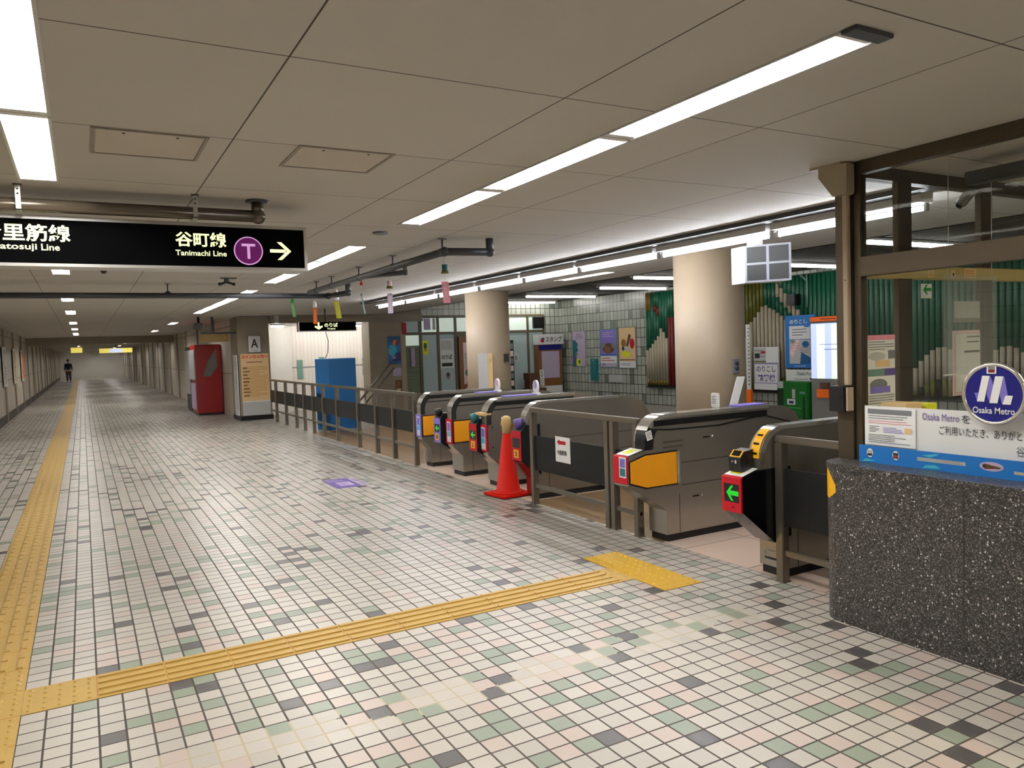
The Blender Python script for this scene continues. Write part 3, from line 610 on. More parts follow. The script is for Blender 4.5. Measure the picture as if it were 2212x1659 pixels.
        b = B(); ex(b, [(3.872, .712), (3.865, .80), (3.90, .84), (3.975, .85), (3.985, .72)], y0 + .05, y0 + .15, 'black'); rd = b.obj('card_reader', t)
        b = B(); b.face([(3.868, y0 + .055, .806), (3.902, y0 + .055, .845), (3.902, y0 + .145, .845), (3.868, y0 + .145, .806)], 'yellow'); b.face([(3.8725, y0 + .066, .8125), (3.899, y0 + .066, .843), (3.899, y0 + .134, .843), (3.8725, y0 + .134, .8125)], 'black gloss'); b.obj('touch_pad', rd)
        b = B(); Fr = frontface(3.866, y0 + .145); patches(b, Fr, .09, 1, [('e', .6, .775, .09, .012, 'light grey'), (.2, .77, .38, .782, 'text grey')]); b.obj('mark', rd)
        b = B(); c0 = top_curve(xn - .009, .993)[:8]
        for (a, c) in zip(c0[:-1], c0[1:]): b.face([(a[0], y0 + .004, a[1]), (c[0], y0 + .004, c[1]), (c[0], yu - .015, c[1]), (a[0], yu - .015, a[1])], 'yellow')
        for a in c0[1:6:2]: b.box(a[0] - .006, y0 + .02, a[1] - .006, a[0] + .006, yu - .03, a[1] + .006, 'black')
        b.obj('warning_tape', t)
        Ff = frontface(bx - .001, y1 - .02); b = B(); patches(b, Ff, .16, 1, [(.15, .10, .85, .112, 'kick'), (.3, .155, .7, .162, 'grey'), (.15, .125, .2, .15, 'lilac')]); b.obj('label', t)
    else:
        ny0, ny1 = nose_y or (y0, y1)
        xf = 4.125; strip = {'A': ('lilac', 'white'), 'B': ('red', 'white'), 'C': ('red', 'white'), 'D': ('steel', 'steel')}[kind]
        if kind != 'D':
            b = B(); b.box(xf, y0, .40, xn + .01, y0 + .165, .70, strip[0], .004); n = b.obj('front_plate', t)
            Ff = frontface(xf, y0 + .165); b = B(); patches(b, Ff, .165, 1, [(.25, .425, .85, .67, 'white'), (.3, .56, .8, .66, 'lilac'), (.3, .49, .8, .555, 'cyan'), ('l', .36, .57, .74, .65, 5, 'deep blue'), ('l', .35, .43, .8, .48, 3, 'text grey')]); b.obj('sticker', n)
        if kind in 'AB':
            b = B(); b.box(4.14, y0 - .006, .410, 4.432, y0, .690, 'black'); b.box(4.155, y0 - .014, .424, 4.418, y0 - .005, .676, 'orange yellow', .004); b.obj('side_cover', t)
        if kind == 'C':
            b = B(); b.box(4.36, y0 - .004, .42, 4.56, y0, .70, 'gold'); b.box(4.16, y0 - .003, .40, 4.34, y0, .71, 'steel'); b.obj('side_cover', t)
            b = B(); [b.cyl((4.20, y0 - .007, z), (4.20, y0, z), .010, 'black', 10) for z in (.67, .45)]; b.obj('lock', t)
            b = B(); b.box(xn - .05, y0 - .01, .80, xn + .06, y0 + .19, .835, 'tape', .008); b.obj('taped_cover', t)
        if kind in 'BCD':                                     # display column beside the strip
            a, c = ny1 - .20, ny1; x1 = 4.08
            col = {'B': 'lilac', 'C': 'red', 'D': 'red'}[kind]
            b = B(); ex(b, [(x1, .40), (x1, .70), (x1 + .05, .76), (4.30, .76), (4.30, .25)], a, c, 'panel grey'); n = b.obj('reader_box', t)
            b = B(); b.box(x1 - .008, a + .005, .40, x1, c - .005, .70, col, .003); b.obj('front_plate', n)
            Ff = frontface(x1 - .008, c - .005); it = [(.12, .53, .9, .63, 'black')]
            if kind in 'BC': it.append(('p', [(.25, .58), (.5, .615), (.6, .615), (.48, .59), (.82, .59), (.82, .57), (.48, .57), (.6, .545), (.5, .545)], 'lit green'))
            it += [(.25, .43, .75, .51, 'yellow')]
            b = B(); patches(b, Ff, .19, 1, it); put_text(b, Ff, num, .075, .445, .04, .05, 'text', .004, .03); b.obj('display', n)
            b = B(); b.cyl((x1 + .03, (a + c) / 2 - .01, .735), (x1 + .01, (a + c) / 2 - .01, .815), .045, {'B': 'panel grey', 'C': 'teal', 'D': 'purple'}[kind], 16); b.obj('card_reader', n)
        if kind == 'D':
            b = B(); ex(b, [(bx - .02, .06), (bx - .02, .24), (xn + .0, .40), (xn - .03, .40), (xn - .03, .37), (bx - .05, .22), (bx - .05, .06)], y0 + .01, y0 + .15, 'dark red'); b.obj('front_strip', t)
        else:
            b = B(); c0 = [(xn - .005, .70)] + top_curve(xn - .005)[:8]; c1 = [(xn + .05, .70)] + top_curve(xn + .05, .955)[:8]
            ex(b, c0 + c1[::-1], y0 - .006, y0 + .012, 'dark steel'); b.obj('arc_cover', t)
    return t
gate('A', 5.35, 5.58, 'farthest ticket gate at the end of the fence, orange side cover and blue strip')
gate('B', 4.39, 4.70, 'ticket gate second from the fence, orange side cover and green arrow', (4.39, 4.80), num='1')
gate('C', 3.48, 3.74, 'ticket gate behind the orange cone, plain steel side with gold panel', (3.48, 3.81), num='2')
gate('D', 2.64, 2.84, 'ticket gate right behind the railing with the white arrow notice', (2.64, 2.83), num='3')
gate('E', .59, .80, 'big ticket gate with an orange side cover, red nose and black cable slot')
gate('F', -.54, -.34, 'nearest ticket gate by the terrazzo counter, red front with green arrow')
def oval(x, y, z, label, m):
    t = thing('oval_sign', (x, y, z), label, 'sign', 'small oval signs on the gate tops')
    b = B(); b.prism([(.055 * math.cos(k * math.pi / 12), .075 + .075 * math.sin(k * math.pi / 12)) for k in range(24)], lambda u, v: (x - .012, y + u, z + .012 + v), lambda u, v: (x + .012, y + u, z + .012 + v), 'white'); b.obj('plate', t)
    b = B(); b.box(x - .03, y - .045, z, x + .03, y + .045, z + .022, 'white'); b.obj('foot', t)
    b = B(); F_ = frontface(x - .012, y + .055); patches(b, F_, .11, 1, [('e', .5, z + .10, .28, .045, m), (.42, z + .05, .58, z + .13, 'white')]); b.obj('emblem', t)
oval(4.86, 4.56, .9905, 'white oval sign with pink mark on the second farthest gate', 'pink'); oval(4.86, 3.62, .9905, 'white oval sign with pale blue mark on the gate behind the cone', 'lilac')
t = thing('oval_sign', (4.83, .72, .9905), 'small white upright sign with dark print on the big orange gate', 'sign', 'small oval signs on the gate tops')
b = B(); b.box(4.82, .675, .9905, 4.845, .765, 1.11, 'white', .008); b.obj('plate', t)
b = B(); patches(b, frontface(4.82, .765), .09, 1, [('l', .2, 1.02, .8, 1.09, 5, 'text')]); b.obj('print', t)
for x0, x1, y, lab in ((4.55, 4.83, 4.56, 'flat lilac mat on the second farthest gate top'), (4.42, 4.83, 3.62, 'flat lilac mat on the gate top behind the cone'), (5.0, 5.32, .70, 'flat violet mat at the far end of the big orange gate top')):
    b = B(); b.box(x0, y - .07, .9905, x1, y + .07, .997, 'lilac', .002); tag(b.obj('touch_mat'), lab, 'mat', 'lilac mats on the gate tops')

# ---------------------------------------------------------------- railings
def rail(name, x, posts, top, low, zt, panel, label, cat='railing', zb=.235, pw=.03):
    """posts: y positions; top/low: (y0, y1) spans; panel (z0, z1, y0, y1)"""
    t = thing(name, (x, (top[0] + top[1]) / 2, 0), label, cat, None)
    b = B(); b.box(x - .022, top[0], zt - .045, x + .022, top[1], zt, 'steel post', .006); b.obj('top_rail', t)
    b = B(); b.box(x - .016, low[0], zb - .02, x + .016, low[1], zb + .02, 'steel post', .005); b.obj('bottom_rail', t)
    for y in posts:
        b = B(); b.box(x - .03, y - pw, 0, x + .03, y + pw, zt - .045, 'steel post', .005); q = b.obj('post', t)
        b = B(); b.box(x - .034, y - pw - .004, 0, x + .034, y + pw + .004, .008, 'steel post'); b.obj('foot_plate', q)
    for (z0, z1, a, c) in panel:
        b = B(); b.box(x - .006, a, z0, x + .006, c, z1, 'panel grey'); b.obj('infill_panel', t)
    return t
FY = [14.1, 13.15, 12.24, 11.55, 10.85, 10.13, 9.25, 8.07, 7.2, 6.45, 5.63]
rail('barrier_fence', 4.17, FY, (5.605, 14.72), (5.605, 14.7), .975, [(.435, .72, a + .03, c - .03) for a, c in zip(FY[1:], FY[:-1])] + [(.435, .72, 14.13, 14.7)], 'long steel barrier fence with dark grey infill panels up to the pillar', 'fence', .245)
r1 = rail('railing', 4.125, [2.47, 1.245, 1.165, .86], (.82, 2.5), (.83, 2.47), .945, [(.34, .675, 1.275, 2.44), (.36, .675, .83, 1.135)], 'steel railing with black panel carrying the white arrow notice', zb=.185)
rail('railing', 4.125, [-.58, -1.06], (-1.09, -.545), (-1.09, -.55), .93, [(.36, .725, -1.03, -.61)], 'short steel railing with black panel beside the terrazzo counter', zb=.19)
poster('paper_notice', facing_x(4.118, 2.06, .468), .245, .235, 'paper', [('p', [(.12, .78), (.3, .9), (.3, .84), (.72, .84), (.72, .70), (.3, .70), (.3, .66)], 'red')], 'white paper notice with a red left arrow taped on black railing panel', 'notice', .003, texts=(('今里筋線', .12, .28, .66, .2, 'text', .02),))

# ---------------------------------------------------------------- traffic cone
t = thing('traffic_cone', (4.13, 3.03, 0), 'orange-red traffic cone with tape around its tip before the gates', 'cone')
b = B(); b.obox((4.13, 3.03, .02), (.19, .02, 0), (-.02, .19, 0), (0, 0, .012), 'cone red', .006); b.obj('base', t)
b = B(); b.lathe((4.13, 3.03, .03), [(.165, 0), (.165, .012), (.145, .022), (.125, .03), (.036, .66), (.03, .665)], 'cone red', 40); cn = b.obj('cone', t)
b = B(); b.lathe((4.13, 3.03, .03), [(.046, .62), (.044, .69), (.058, .715), (.048, .76), (.05, .785), (.02, .80)], 'tape', 9); b.obj('tape_wrap', cn)
b = B(); b.face([(4.13 + r * math.cos(a) * 1.02, 3.03 + r * math.sin(a) * 1.02, z) for r, z, a in ((.085, .30, -1.75), (.085, .30, -2.1 + .9), (.075, .355, -1.2), (.075, .355, -1.75))], 'tape'); b.obj('tape_patch', cn)

# ---------------------------------------------------------------- floor marks
def tactile():
    b = B(); b.box(-.30, YB + 1, 0, 0, YE - 1, .003, 'tactile')
    y = -6.0
    while y < 28:
        if -.301 < y < .599: dots(b, -.30, y, 'tactile')
        else:
            for k in range(4):
                x = -.30 + .0375 + k * .075; o = (k % 2) * .075
                for s in (0, .15): b.box(x - .0125, y + .012 + s * 1.0, .003, x + .0125, y + s + .14, .011, 'tactile')
        y = round(y + .3, 3)
    for y in [round(-6 + .3 * k, 2) for k in range(110)]: b.box(-.30, y - .002, .003, 0, y + .002, .0036, 'ochre')
    tag(b.obj('tactile_paving'), 'yellow tactile paving strip running down the left of the corridor', 'tactile paving')
    b = B(); b.box(0.001, 0, 0, 3.4, .3, .003, 'tactile')
    dots(b, 0, 0, 'tactile')
    for k in range(1, 11):
        for j in range(4): y = .0375 + j * .075; b.box(k * .3 + .006, y - .0125, .003, k * .3 + .294, y + .0125, .011, 'tactile')
        b.box(k * .3 - .002, 0, .003, k * .3 + .002, .3, .0036, 'ochre')
    dots(b, 3.1, 0, 'tactile')
    for y in (-.3, 0, .3):
        b.box(3.4, y, 0, 3.7, y + .3, .003, 'tactile bright'); dots(b, 3.4, y, 'tactile bright')
    tag(b.obj('tactile_paving'), 'yellow tactile paving branching across the floor to the gates, T-shaped end', 'tactile paving')
def dots(b, x, y, m):
    for i in range(5):
        for j in range(5):
            b.cyl((x + .03 + i * .06, y + .03 + j * .06, .003), (x + .03 + i * .06, y + .03 + j * .06, .008), .0125, m, 6, .008, False)
tactile()
t = B(); F = Face((2.77, 4.60, .0006), (1, 0, 0), (0, 1, 0))
board(t, F, .30, .66, .0008, 'purple'); patches(t, Face(F.p(0, 0, .0008), F.R, F.U), .30, .66, [('p', [(.3, .2), (.85, .2), (.85, .62), (.3, .62)], 'pale purple'), ('l', .1, .7, .8, .92, 3, 'pale purple'), ('l', .36, .24, .8, .58, 4, 'purple')], .0004)
patches(t, F, .30, .66, [('p', [(1.02, .1), (1.35, .06), (1.35, .2), (1.1, .25), (1.1, .4), (1.4, .38), (1.4, .5), (1.1, .55), (1.1, .7), (1.36, .72), (1.34, .9), (1.02, .95)], 'pale purple'), ('l', 1.1, .12, 1.36, .9, 4, 'purple')], .0008)
tag(t.obj('floor_sticker'), 'worn purple floor sticker with a pale half on the tiles', 'sticker')

# ---------------------------------------------------------------- paper wind charms hanging from the ceiling
def charm(x, y, z_top, z_mid, z_bot, bell, strip, label, kind='cone', tilt=.0, wd=.05, zt=None):
    t = thing('wind_charm', (x, y, z_bot), label, 'hanging charm', 'paper wind charms along the gates')
    b = B(); b.cyl((x, y, z_mid), (x, y, HC), .0022, 'string', 5); b.obj('string', t)
    b = B(); h = z_top - z_mid
    if kind == 'cone': b.lathe((x, y, z_mid), [(.034, 0), (.033, h * .2), (.024, h * .8), (.010, h)], bell, 16)
    elif kind == 'cup': b.lathe((x, y, z_mid), [(.034, 0), (.036, h * .1), (.027, h * .35), (.027, h), (.008, h * 1.02)], bell, 16)
    else: b.lathe((x, y, z_mid), [(.026, 0), (.010, h * .7), (.004, h)], bell, 8)
    be = b.obj('bell', t)
    if kind == 'cup': q = B(); q.lathe((x, y, z_mid - .001), [(.037, 0), (.038, h * .12), (.029, h * .33)], 'mural olive', 16); q.obj('brim', be)
    zt = zt or z_mid - .025; d = Vector((math.cos(.5), -math.sin(.5), 0)); n = Vector((.48, .88, 0))
    b = B(); c = Vector((x + tilt * .5, y, (zt + z_bot) / 2)); b.obox(c, d * wd, Vector((-tilt, 0, (zt - z_bot) / 2)), n * .002, strip); s = b.obj('paper_strip', t)
    q = B(); G_ = Face(c - d * wd - n * .003 - Vector((-tilt, 0, (zt - z_bot) / 2)), d, Vector((-tilt, 0, (zt - z_bot) / 2)))
    patches(q, G_, wd * 2, zt - z_bot, [('l', .3, .12, .7, .9, 9, 'white')], .0012); q.obj('writing', s)
    q = B(); q.cyl((x, y, zt), (x, y, z_mid + .01), .0016, 'string', 5); q.obj('thread', t)
charm(3.4, 8.90, 2.46, 2.39, 2.158, 'green', 'leaf', 'green paper charm, first from the left in the hanging row', 'cone', .015, .026, 2.37)
charm(3.4, 7.55, 2.335, 2.235, 1.986, 'white', 'orange', 'bright orange paper strip under a white bell', 'cone', .0, .029, 2.222)
charm(3.6, 7.08, 2.475, 2.31, 2.045, 'white', 'lime', 'bright yellow paper strip under a white bell', 'cone', .018, .036, 2.285)
charm(3.4, 5.32, 2.43, 2.372, 2.02, 'red', 'slate blue', 'thin blue-grey twisted strip under a small red cone', 'tip', .022, .010, 2.27)
charm(3.4, 4.33, 2.335, 2.25, 1.97, 'pale pink', 'pale purple', 'pale lilac paper strip under a white and pink bell', 'cup', .0, .029, 2.193)
charm(3.4, 2.81, 2.353, 2.27, 1.986, 'teal', 'pink', 'pink paper strip under a turquoise bell, rightmost of the hanging row', 'cup', .008, .034, 2.19)

# ---------------------------------------------------------------- the ticket office booth on the right
t = thing('counter', (3.95, -3.6, 0), 'black terrazzo counter with rounded corner below the office window', 'counter')
b = B(); R_ = .13
plan = arc(3.82 + R_, -1.10 - R_, R_, R_, 90, 180, 8)
pl = [(4.35, -1.10)] + plan + [(3.82, -6.0), (4.35, -6.0)]
b.prism(pl, lambda u, v: (u, v, 0), lambda u, v: (u, v, .835), 'black terrazzo'); b.obj('front', t)
b = B(); g = .006; pl2 = [(4.35, -1.10 + g)] + [(x - g * .7, y + g * .7) for x, y in plan] + [(3.82 - g, -6.0), (4.35, -6.0)]
b.prism(pl2, lambda u, v: (u, v, .829), lambda u, v: (u, v, .858), 'black terrazzo'); b.obj('top', t)
b = B(); b.box(3.8185, -1.907, .02, 3.821, -1.903, .83, 'granite dark'); b.obj('joint', t)
b = B()
for k in range(6):
    a0, a1 = [math.radians(114 + 10.2 * q) for q in (k, k + 1)]; zt0, zt1 = [.832 - .010 * abs(q - 2) ** 1.6 for q in (k, k + 1)]; zb0, zb1 = [.662 + .008 * abs(q - 3) ** 1.5 for q in (k, k + 1)]
    P_ = lambda a_, z_: (3.95 + .1316 * math.cos(a_), -1.23 + .1316 * math.sin(a_), z_)
    b.face([P_(a1, zb1), P_(a0, zb0), P_(a0, zt0), P_(a1, zt1)], 'yellow')
b.obj('yellow_sticker', t)
XF = 4.05
t = thing('window_frame', (XF, -1.15, .858), 'brown metal window frame of the office booth with front and side glazing', 'window frame')
def bar(x0, y0, z0, x1, y1, z1, n='bar', m='bronze frame'): b = B(); b.box(x0, y0, z0, x1, y1, z1, m, .003); return b.obj(n, t)
bar(XF - .035, -1.19, .858, XF + .045, -1.085, HC, 'corner_post'); bar(XF - .02, -1.235, .858, XF + .03, -1.19, HC, 'jamb')
bar(XF - .03, -6, 1.86, XF + .03, -1.235, 1.965, 'transom'); bar(XF - .03, -6, HC - .07, XF + .03, -1.235, HC, 'head_rail'); bar(XF - .03, -6, .858, XF + .03, -1.235, .885, 'sill')
bar(XF - .03, -3.6, .885, XF + .03, -3.5, HC - .07, 'mullion')
for x0, x1 in ((4.455, 4.575), (5.28, 5.40), (6.6, 6.72)): bar(x0, -1.172, .0, x1, -1.13, HC, 'mullion')
bar(XF + .045, -1.185, 1.86, 7.0, -1.115, 1.935, 'side_transom', 'header lamp tint'); bar(XF + .045, -1.185, HC - .07, 7.0, -1.115, HC, 'side_head'); bar(XF + .30, -1.185, 0, 7.0, -1.115, .70, 'side_apron')  # transom colour carries the yellow lamplight of the booth
def pane(nm, x0, y0, z0, x1, y1, z1, m='glass'): b = B(); b.box(x0, y0, z0, x1, y1, z1, m); return b.obj(nm, t)
for z0, z1 in ((.885, 1.86), (1.965, HC - .07)):
    pane('glass_pane', XF - .003, -3.5, z0, XF + .003, -1.235, z1); pane('glass_pane', XF - .003, -6, z0, XF + .003, -3.6, z1)
for x0, x1 in ((4.10, 4.435), (4.585, 5.265), (5.42, 6.6)):
    pane('side_pane', x0, -1.153, 1.935, x1, -1.147, HC - .07); pane('side_pane', x0, -1.153, .70, x1, -1.147, 1.86)
t = thing('conduit', (4.0, -1.165, 1.15), 'cream cable conduit with a flared cover running down the booth post', 'conduit')
b = B(); b.box(3.985, -1.186, 1.27, 4.013, -1.152, 2.34, 'column paint', .004); b.obj('channel', t)
b = B(); b.prism([(-1.215, HC - .012), (-1.035, HC - .012), (-1.035, 2.42), (-1.125, 2.305), (-1.205, 2.305), (-1.215, 2.32)], lambda u, v: (3.945, u, v), lambda u, v: (4.01, u, v), 'box cream'); b.box(3.93, -1.19, HC - .012, 4.02, -.99, HC, 'box cream'); b.obj('flared_cover', t)
b = B(); b.cyl((3.983, -1.169, 1.845), (3.986, -1.169, 1.845), .004, 'black', 8); b.obj('screw', t)
t = thing('terminal_box', (3.97, -1.13, 1.135), 'black box on the booth post below the cream conduit', 'box')
b = B(); b.box(3.955, -1.175, 1.125, 4.015, -1.075, 1.265, 'black', .004); b.obj('housing', t)
b = B(); b.box(3.952, -1.15, 1.20, 3.956, -1.125, 1.212, 'kick'); b.obj('keyhole', t)
b = B(); b.box(3.965, -1.192, 1.13, 4.014, -1.178, 1.26, 'column paint', .002); b.obj('side_plate', t)
# signs on the front glass (left end of a face is towards +y)
poster('window_sign', facing_x(XF - .012, -1.245, .925), 1.6, .235, 'paper', [], 'long white thank-you board across the bottom of the booth window', 'sign', .005,
       texts=(('Osaka Metro', .207, .76, .118, .15, 'purple', 0), ('を', .332, .745, .026, .17, 'text', 0), ('ご利用いただき、ありがとう', .262, .47, .262, .19, 'text', 0), ('ございます', .529, .47, .10, .19, 'text', 0), ('谷町線', .488, .17, .072, .20, 'text grey', 0)))
poster('paper_notice', facing_x(XF - .022, -1.25, .95), .292, .205, 'white', [(.07, .82, .93, .95, 'text grey'), ('l', .08, .68, .85, .8, 2, 'text grey'), ('l', .08, .56, .92, .67, 2, 'pink'), ('l', .1, .34, .3, .52, 5, 'text grey'), ('l', .38, .34, .78, .50, 4, 'lilac'), (.8, .36, .93, .5, 'cream paper'), ('l', .08, .06, .9, .3, 5, 'text grey')], 'white printed notice with a grey header taped left on booth window', 'notice', .003)
t = thing('window_strip', (4.0, -2.2, .858), 'blue advertising strip standing on the counter with train pictures', 'sign')
b = B(); b.box(3.995, -3.0, .858, 4.005, -1.235, .948, 'advert blue' if 'advert blue' in M else 'blue'); b.obj('panel', t)
G = facing_x(3.995, -1.235, .858)
for u, m_ in ((.055, 'white'), (.205, 'white')):
    b = B(); patches(b, G, 1, 1, [('e', u + .012, .052, .019, .024, m_), (u - .003, .050, u + .027, .066, 'light grey' if u < .1 else 'text'), (u - .003, .036, u + .027, .049, 'text' if u < .1 else 'dark red')]); b.obj('train_picture', t)
b = B(); patches(b, G, 1, 1, [(.335, .040, .58, .058, 'light grey'), ('l', .335, .041, .58, .057, 2, 'text grey')]); b.obj('printed_band', t)
b = B(); patches(b, G, 1, 1, [('e', .70, .052, .055, .022, 'pale purple'), ('p', [(.668, .038), (.742, .045), (.742, .052), (.668, .064)], 'brown'), (.66, .044, .675, .06, 'text')]); b.obj('train_picture', t)
b = B(); patches(b, G, 1, 1, [(.80, .028, 1.1, .042, 'light grey'), ('l', .80, .03, 1.1, .041, 2, 'ochre')]); b.obj('printed_band', t)
b = B(); patches(b, G, 1, 1, [('p', [(.36, .07), (.45, .085), (.44, .075), (.4, .062)], 'cyan'), ('p', [(.36, .004), (.46, .012), (.43, .026), (.38, .022)], 'cyan'), ('p', [(.02, .0), (.1, .012), (.04, .02)], 'cyan')]); b.obj('cloud_pattern', t)
# round emblem sign
t = thing('emblem_sign', (3.97, -1.955, 1.11), 'round navy emblem sign in a chrome ring on the booth window', 'sign')
cy, cz, rr = -1.957, 1.252, .146
def disc(b, r, x, m, n=48): return b.prism([(cy + r * math.cos(2 * math.pi * k / n), cz + r * math.sin(2 * math.pi * k / n)) for k in range(n)], lambda u, v: (x, u, v), lambda u, v: (x + .02, u, v), m)
b = B(); disc(b, rr - .012, 3.972, 'navy'); b.obj('disc', t)
b = B(); tm = bmesh.new(); n1, n2 = 64, 10; vs = []
for i in range(n1):
    a = 2 * math.pi * i / n1; vs.append([tm.verts.new((3.976 + .012 * math.sin(2 * math.pi * j / n2), cy + (rr - .010 + .0105 * math.cos(2 * math.pi * j / n2)) * math.cos(a), cz + (rr - .010 + .0105 * math.cos(2 * math.pi * j / n2)) * math.sin(a))) for j in range(n2)])
for i in range(n1):
    for j in range(n2): tm.faces.new((vs[i][j], vs[(i + 1) % n1][j], vs[(i + 1) % n1][(j + 1) % n2], vs[i][(j + 1) % n2]))
bmesh.ops.recalc_face_normals(tm, faces=tm.faces)
b.add(tm, 'chrome', True); b.obj('ring', t)
E_ = facing_x(3.972, cy + .146, cz - .146)
def epx(x, y): return ((x - 1010) / 1180 * .292, (1395 - y) / 1150 * .292)      # emblem outline read off a close view
b = B()
for q, m_ in (([(1255, 805), (1340, 805), (1310, 960)], 'lilac'), ([(1520, 495), (1550, 495), (1590, 600), (1640, 970), (1540, 970), (1480, 830)], 'lilac'), ([(1760, 500), (1800, 500), (1860, 830), (1800, 960), (1755, 990), (1715, 820)], 'lilac'),
              ([(1405, 490), (1540, 490), (1440, 965), (1305, 965)], 'white'), ([(1640, 495), (1785, 495), (1680, 985), (1535, 985)], 'white'), ([(1820, 838), (1952, 838), (1912, 1000), (1768, 1000)], 'white')):
    b.face([E_.p(*epx(*p_), .002 if m_ == 'lilac' else .003) for p_ in q[::-1]], m_)
b.obj('emblem', t)
b = B(); put_text(b, E_, 'Osaka Metro', *epx(1225, 1180), .188, .030, 'white', .003, .012); b.obj('lettering', t)
b = B(); u, v = epx(1490, 450); patches(b, E_, 1, 1, [(u, v, u + .043, v + .040, 'white'), (u + .006, v + .004, u + .037, v + .034, 'grey'), (u + .008, v + .006, u + .035, v + .018, 'dark red')], .004); b.obj('train_sticker', t)
# inside the booth
t = thing('acrylic_curtain', (4.6, -1.35, 1.28), 'clear acrylic splash sheet hanging inside the booth', 'sheet')
b = B(); b.box(4.50, -1.405, 1.305, 5.02, -1.40, 1.86, 'acrylic sheet'); b.obj('sheet', t)
b = B(); b.box(4.50, -1.408, 1.30, 5.02, -1.397, 1.308, 'light grey'); b.obj('edge_strip', t)
for x in (4.55, 4.97):
    b = B(); b.cyl((x, -1.402, 1.86), (x, -1.402, HC), .002, 'string', 5); b.obj('cord', t)
poster('leaflet_board', facing_y(4.16, -1.165, 1.14), .25, .40, 'paper', [(0, .93, 1, 1, 'pink'), ('l', .05, .78, .95, .92, 4, 'text grey'), ('e', .35, .70, .3, .06, 'light grey'), (.75, .66, 1, .78, 'text grey'), (.3, .55, .8, .64, 'cream paper'), (.0, .42, .65, .52, 'sea green'), (.6, .42, 1, .52, 'purple'), ('e', .4, .3, .3, .08, 'text grey'), (.1, .18, .8, .27, 'lilac'), ('l', .05, .02, .95, .16, 4, 'text grey')], 'leaflet sheet with pink header behind the booth corner glass', 'leaflet')
poster('exit_arrow_sign', facing_y(4.66, -1.168, 1.748), .10, .085, 'white', [('p', [(.15, .6), (.45, .95), (.6, .95), (.42, .72), (.95, .72), (.95, .5), (.42, .5), (.6, .25), (.45, .25)], 'green')], 'small white sign with a green left arrow inside booth glazing', 'sign')
poster('notice_board', facing_y(4.97, -1.168, 1.15), .285, .40, 'pale pink', [(.07, .04, 1, .96, 'pink'), (.085, .05, 1, .95, 'paper'), ('l', .5, .78, .98, .94, 2, 'text grey'), ('l', .4, .62, .98, .72, 1, 'text')], 'white notice board with pink border inside the booth glazing', 'notice')
poster('paper_slip', facing_y(4.99, -1.166, 1.60), .27, .13, 'light grey', [(0, 0, 1, .2, 'grey')], 'grey paper slip above the pink-bordered notice board', 'notice')
for x, wd, h_, lab in ((4.70, .06, .045, 'small yellowed label left on the booth side transom'), (4.93, .04, .05, 'little white label with padlock mark on the booth transom'), (5.06, .13, .062, 'larger yellow paper label on the booth side transom')):
    poster('paper_label', facing_y(x, -1.186, 1.868), wd, h_, 'lime label' if 'lime label' in M else 'cream paper', [('l', .1, .15, .9, .85, 3, 'ochre')] if wd > .05 else [('e', .5, .4, .2, .25, 'text')], lab, 'label', .002)
for k, (x, y, lab) in enumerate(((4.13, -1.32, 'cream paper stack on the booth sill behind the white notice'), (4.30, -1.33, 'yellow note block on the booth sill'))):
    b = B(); b.box(x, y - .1, 1.02 if k == 0 else 1.02, x + (.14 if k == 0 else .09), y + .05, 1.17 if k == 0 else 1.16, 'cream paper' if k == 0 else 'lime', .003); b.box(x, y - .1, .885, x + .08, y + .05, 1.02, 'wood'); tag(b.obj('paper_stack'), lab, 'paper')
t = thing('booth_camera', (4.75, -1.6, 2.34), 'dark duct with a security camera below it behind upper booth glass', 'camera')
b = B(); b.box(4.62, -1.95, 2.35, 4.72, -1.45, 2.42, 'dark pipe', .004); b.box(4.64, -1.80, 2.42, 4.70, -1.76, HC, 'dark pipe'); b.obj('duct', t)
b = B(); b.cyl((4.67, -1.47, 2.33), (4.67, -1.40, 2.26), .03, 'grey', 14); b.cyl((4.67, -1.40, 2.26), (4.67, -1.385, 2.245), .02, 'black', 12); b.obj('camera_head', t)
b = B(); b.box(4.3, -2.6, 2.24, 4.95, -2.0, HC, 'white paint', .005); tag(b.obj('duct_box'), 'big white duct box under the ceiling inside the booth', 'duct')
b = B(); b.box(4.72, -3.5, HC - .17, 4.95, -2.6, HC - .14, 'booth tube', .005); b.box(4.82, -3.1, HC - .14, 4.85, -3.07, HC, 'batten'); tag(b.obj('booth_lamp'), 'yellowish ceiling lamp inside the ticket office booth', 'ceiling light')

# ---------------------------------------------------------------- inner concourse
t = thing('hanging_display', (5.6, 1.0, 2.05), 'white hanging display box with four dark screens beside the thick column', 'display')
b = B(); b.obox((5.69, 1.02, 2.22), (.09, .13, 0), (-.13, .19, 0), (0, 0, .165), 'white', .004)
b.bm.free(); b = B()
P4 = [(5.60, 1.27), (5.56, 1.07), (5.78, .74), (5.86, .92)]
b.prism(P4, lambda u, v: (u, v, 2.045), lambda u, v: (u, v, 2.375), 'white'); b.obj('housing', t)
Fd = Face((5.56, 1.07, 2.045), (.22, -.33, 0), (0, 0, 1)); L = math.hypot(.22, .33)
b = B(); patches(b, Fd, L, .33, [(0.0, 0, 1, 1, 'text grey')], .001); b.obj('bezel', t)
for u in (.05, .53):
    for v in (.05, .53): b = B(); patches(b, Fd, L, .33, [(u, v, u + .42, v + .42, 'kick')], .003); b.obj('screen', t)
b = B(); b.box(5.62, 1.0, 2.375, 5.72, 1.10, HC, 'white', .003); b.obj('mount', t)
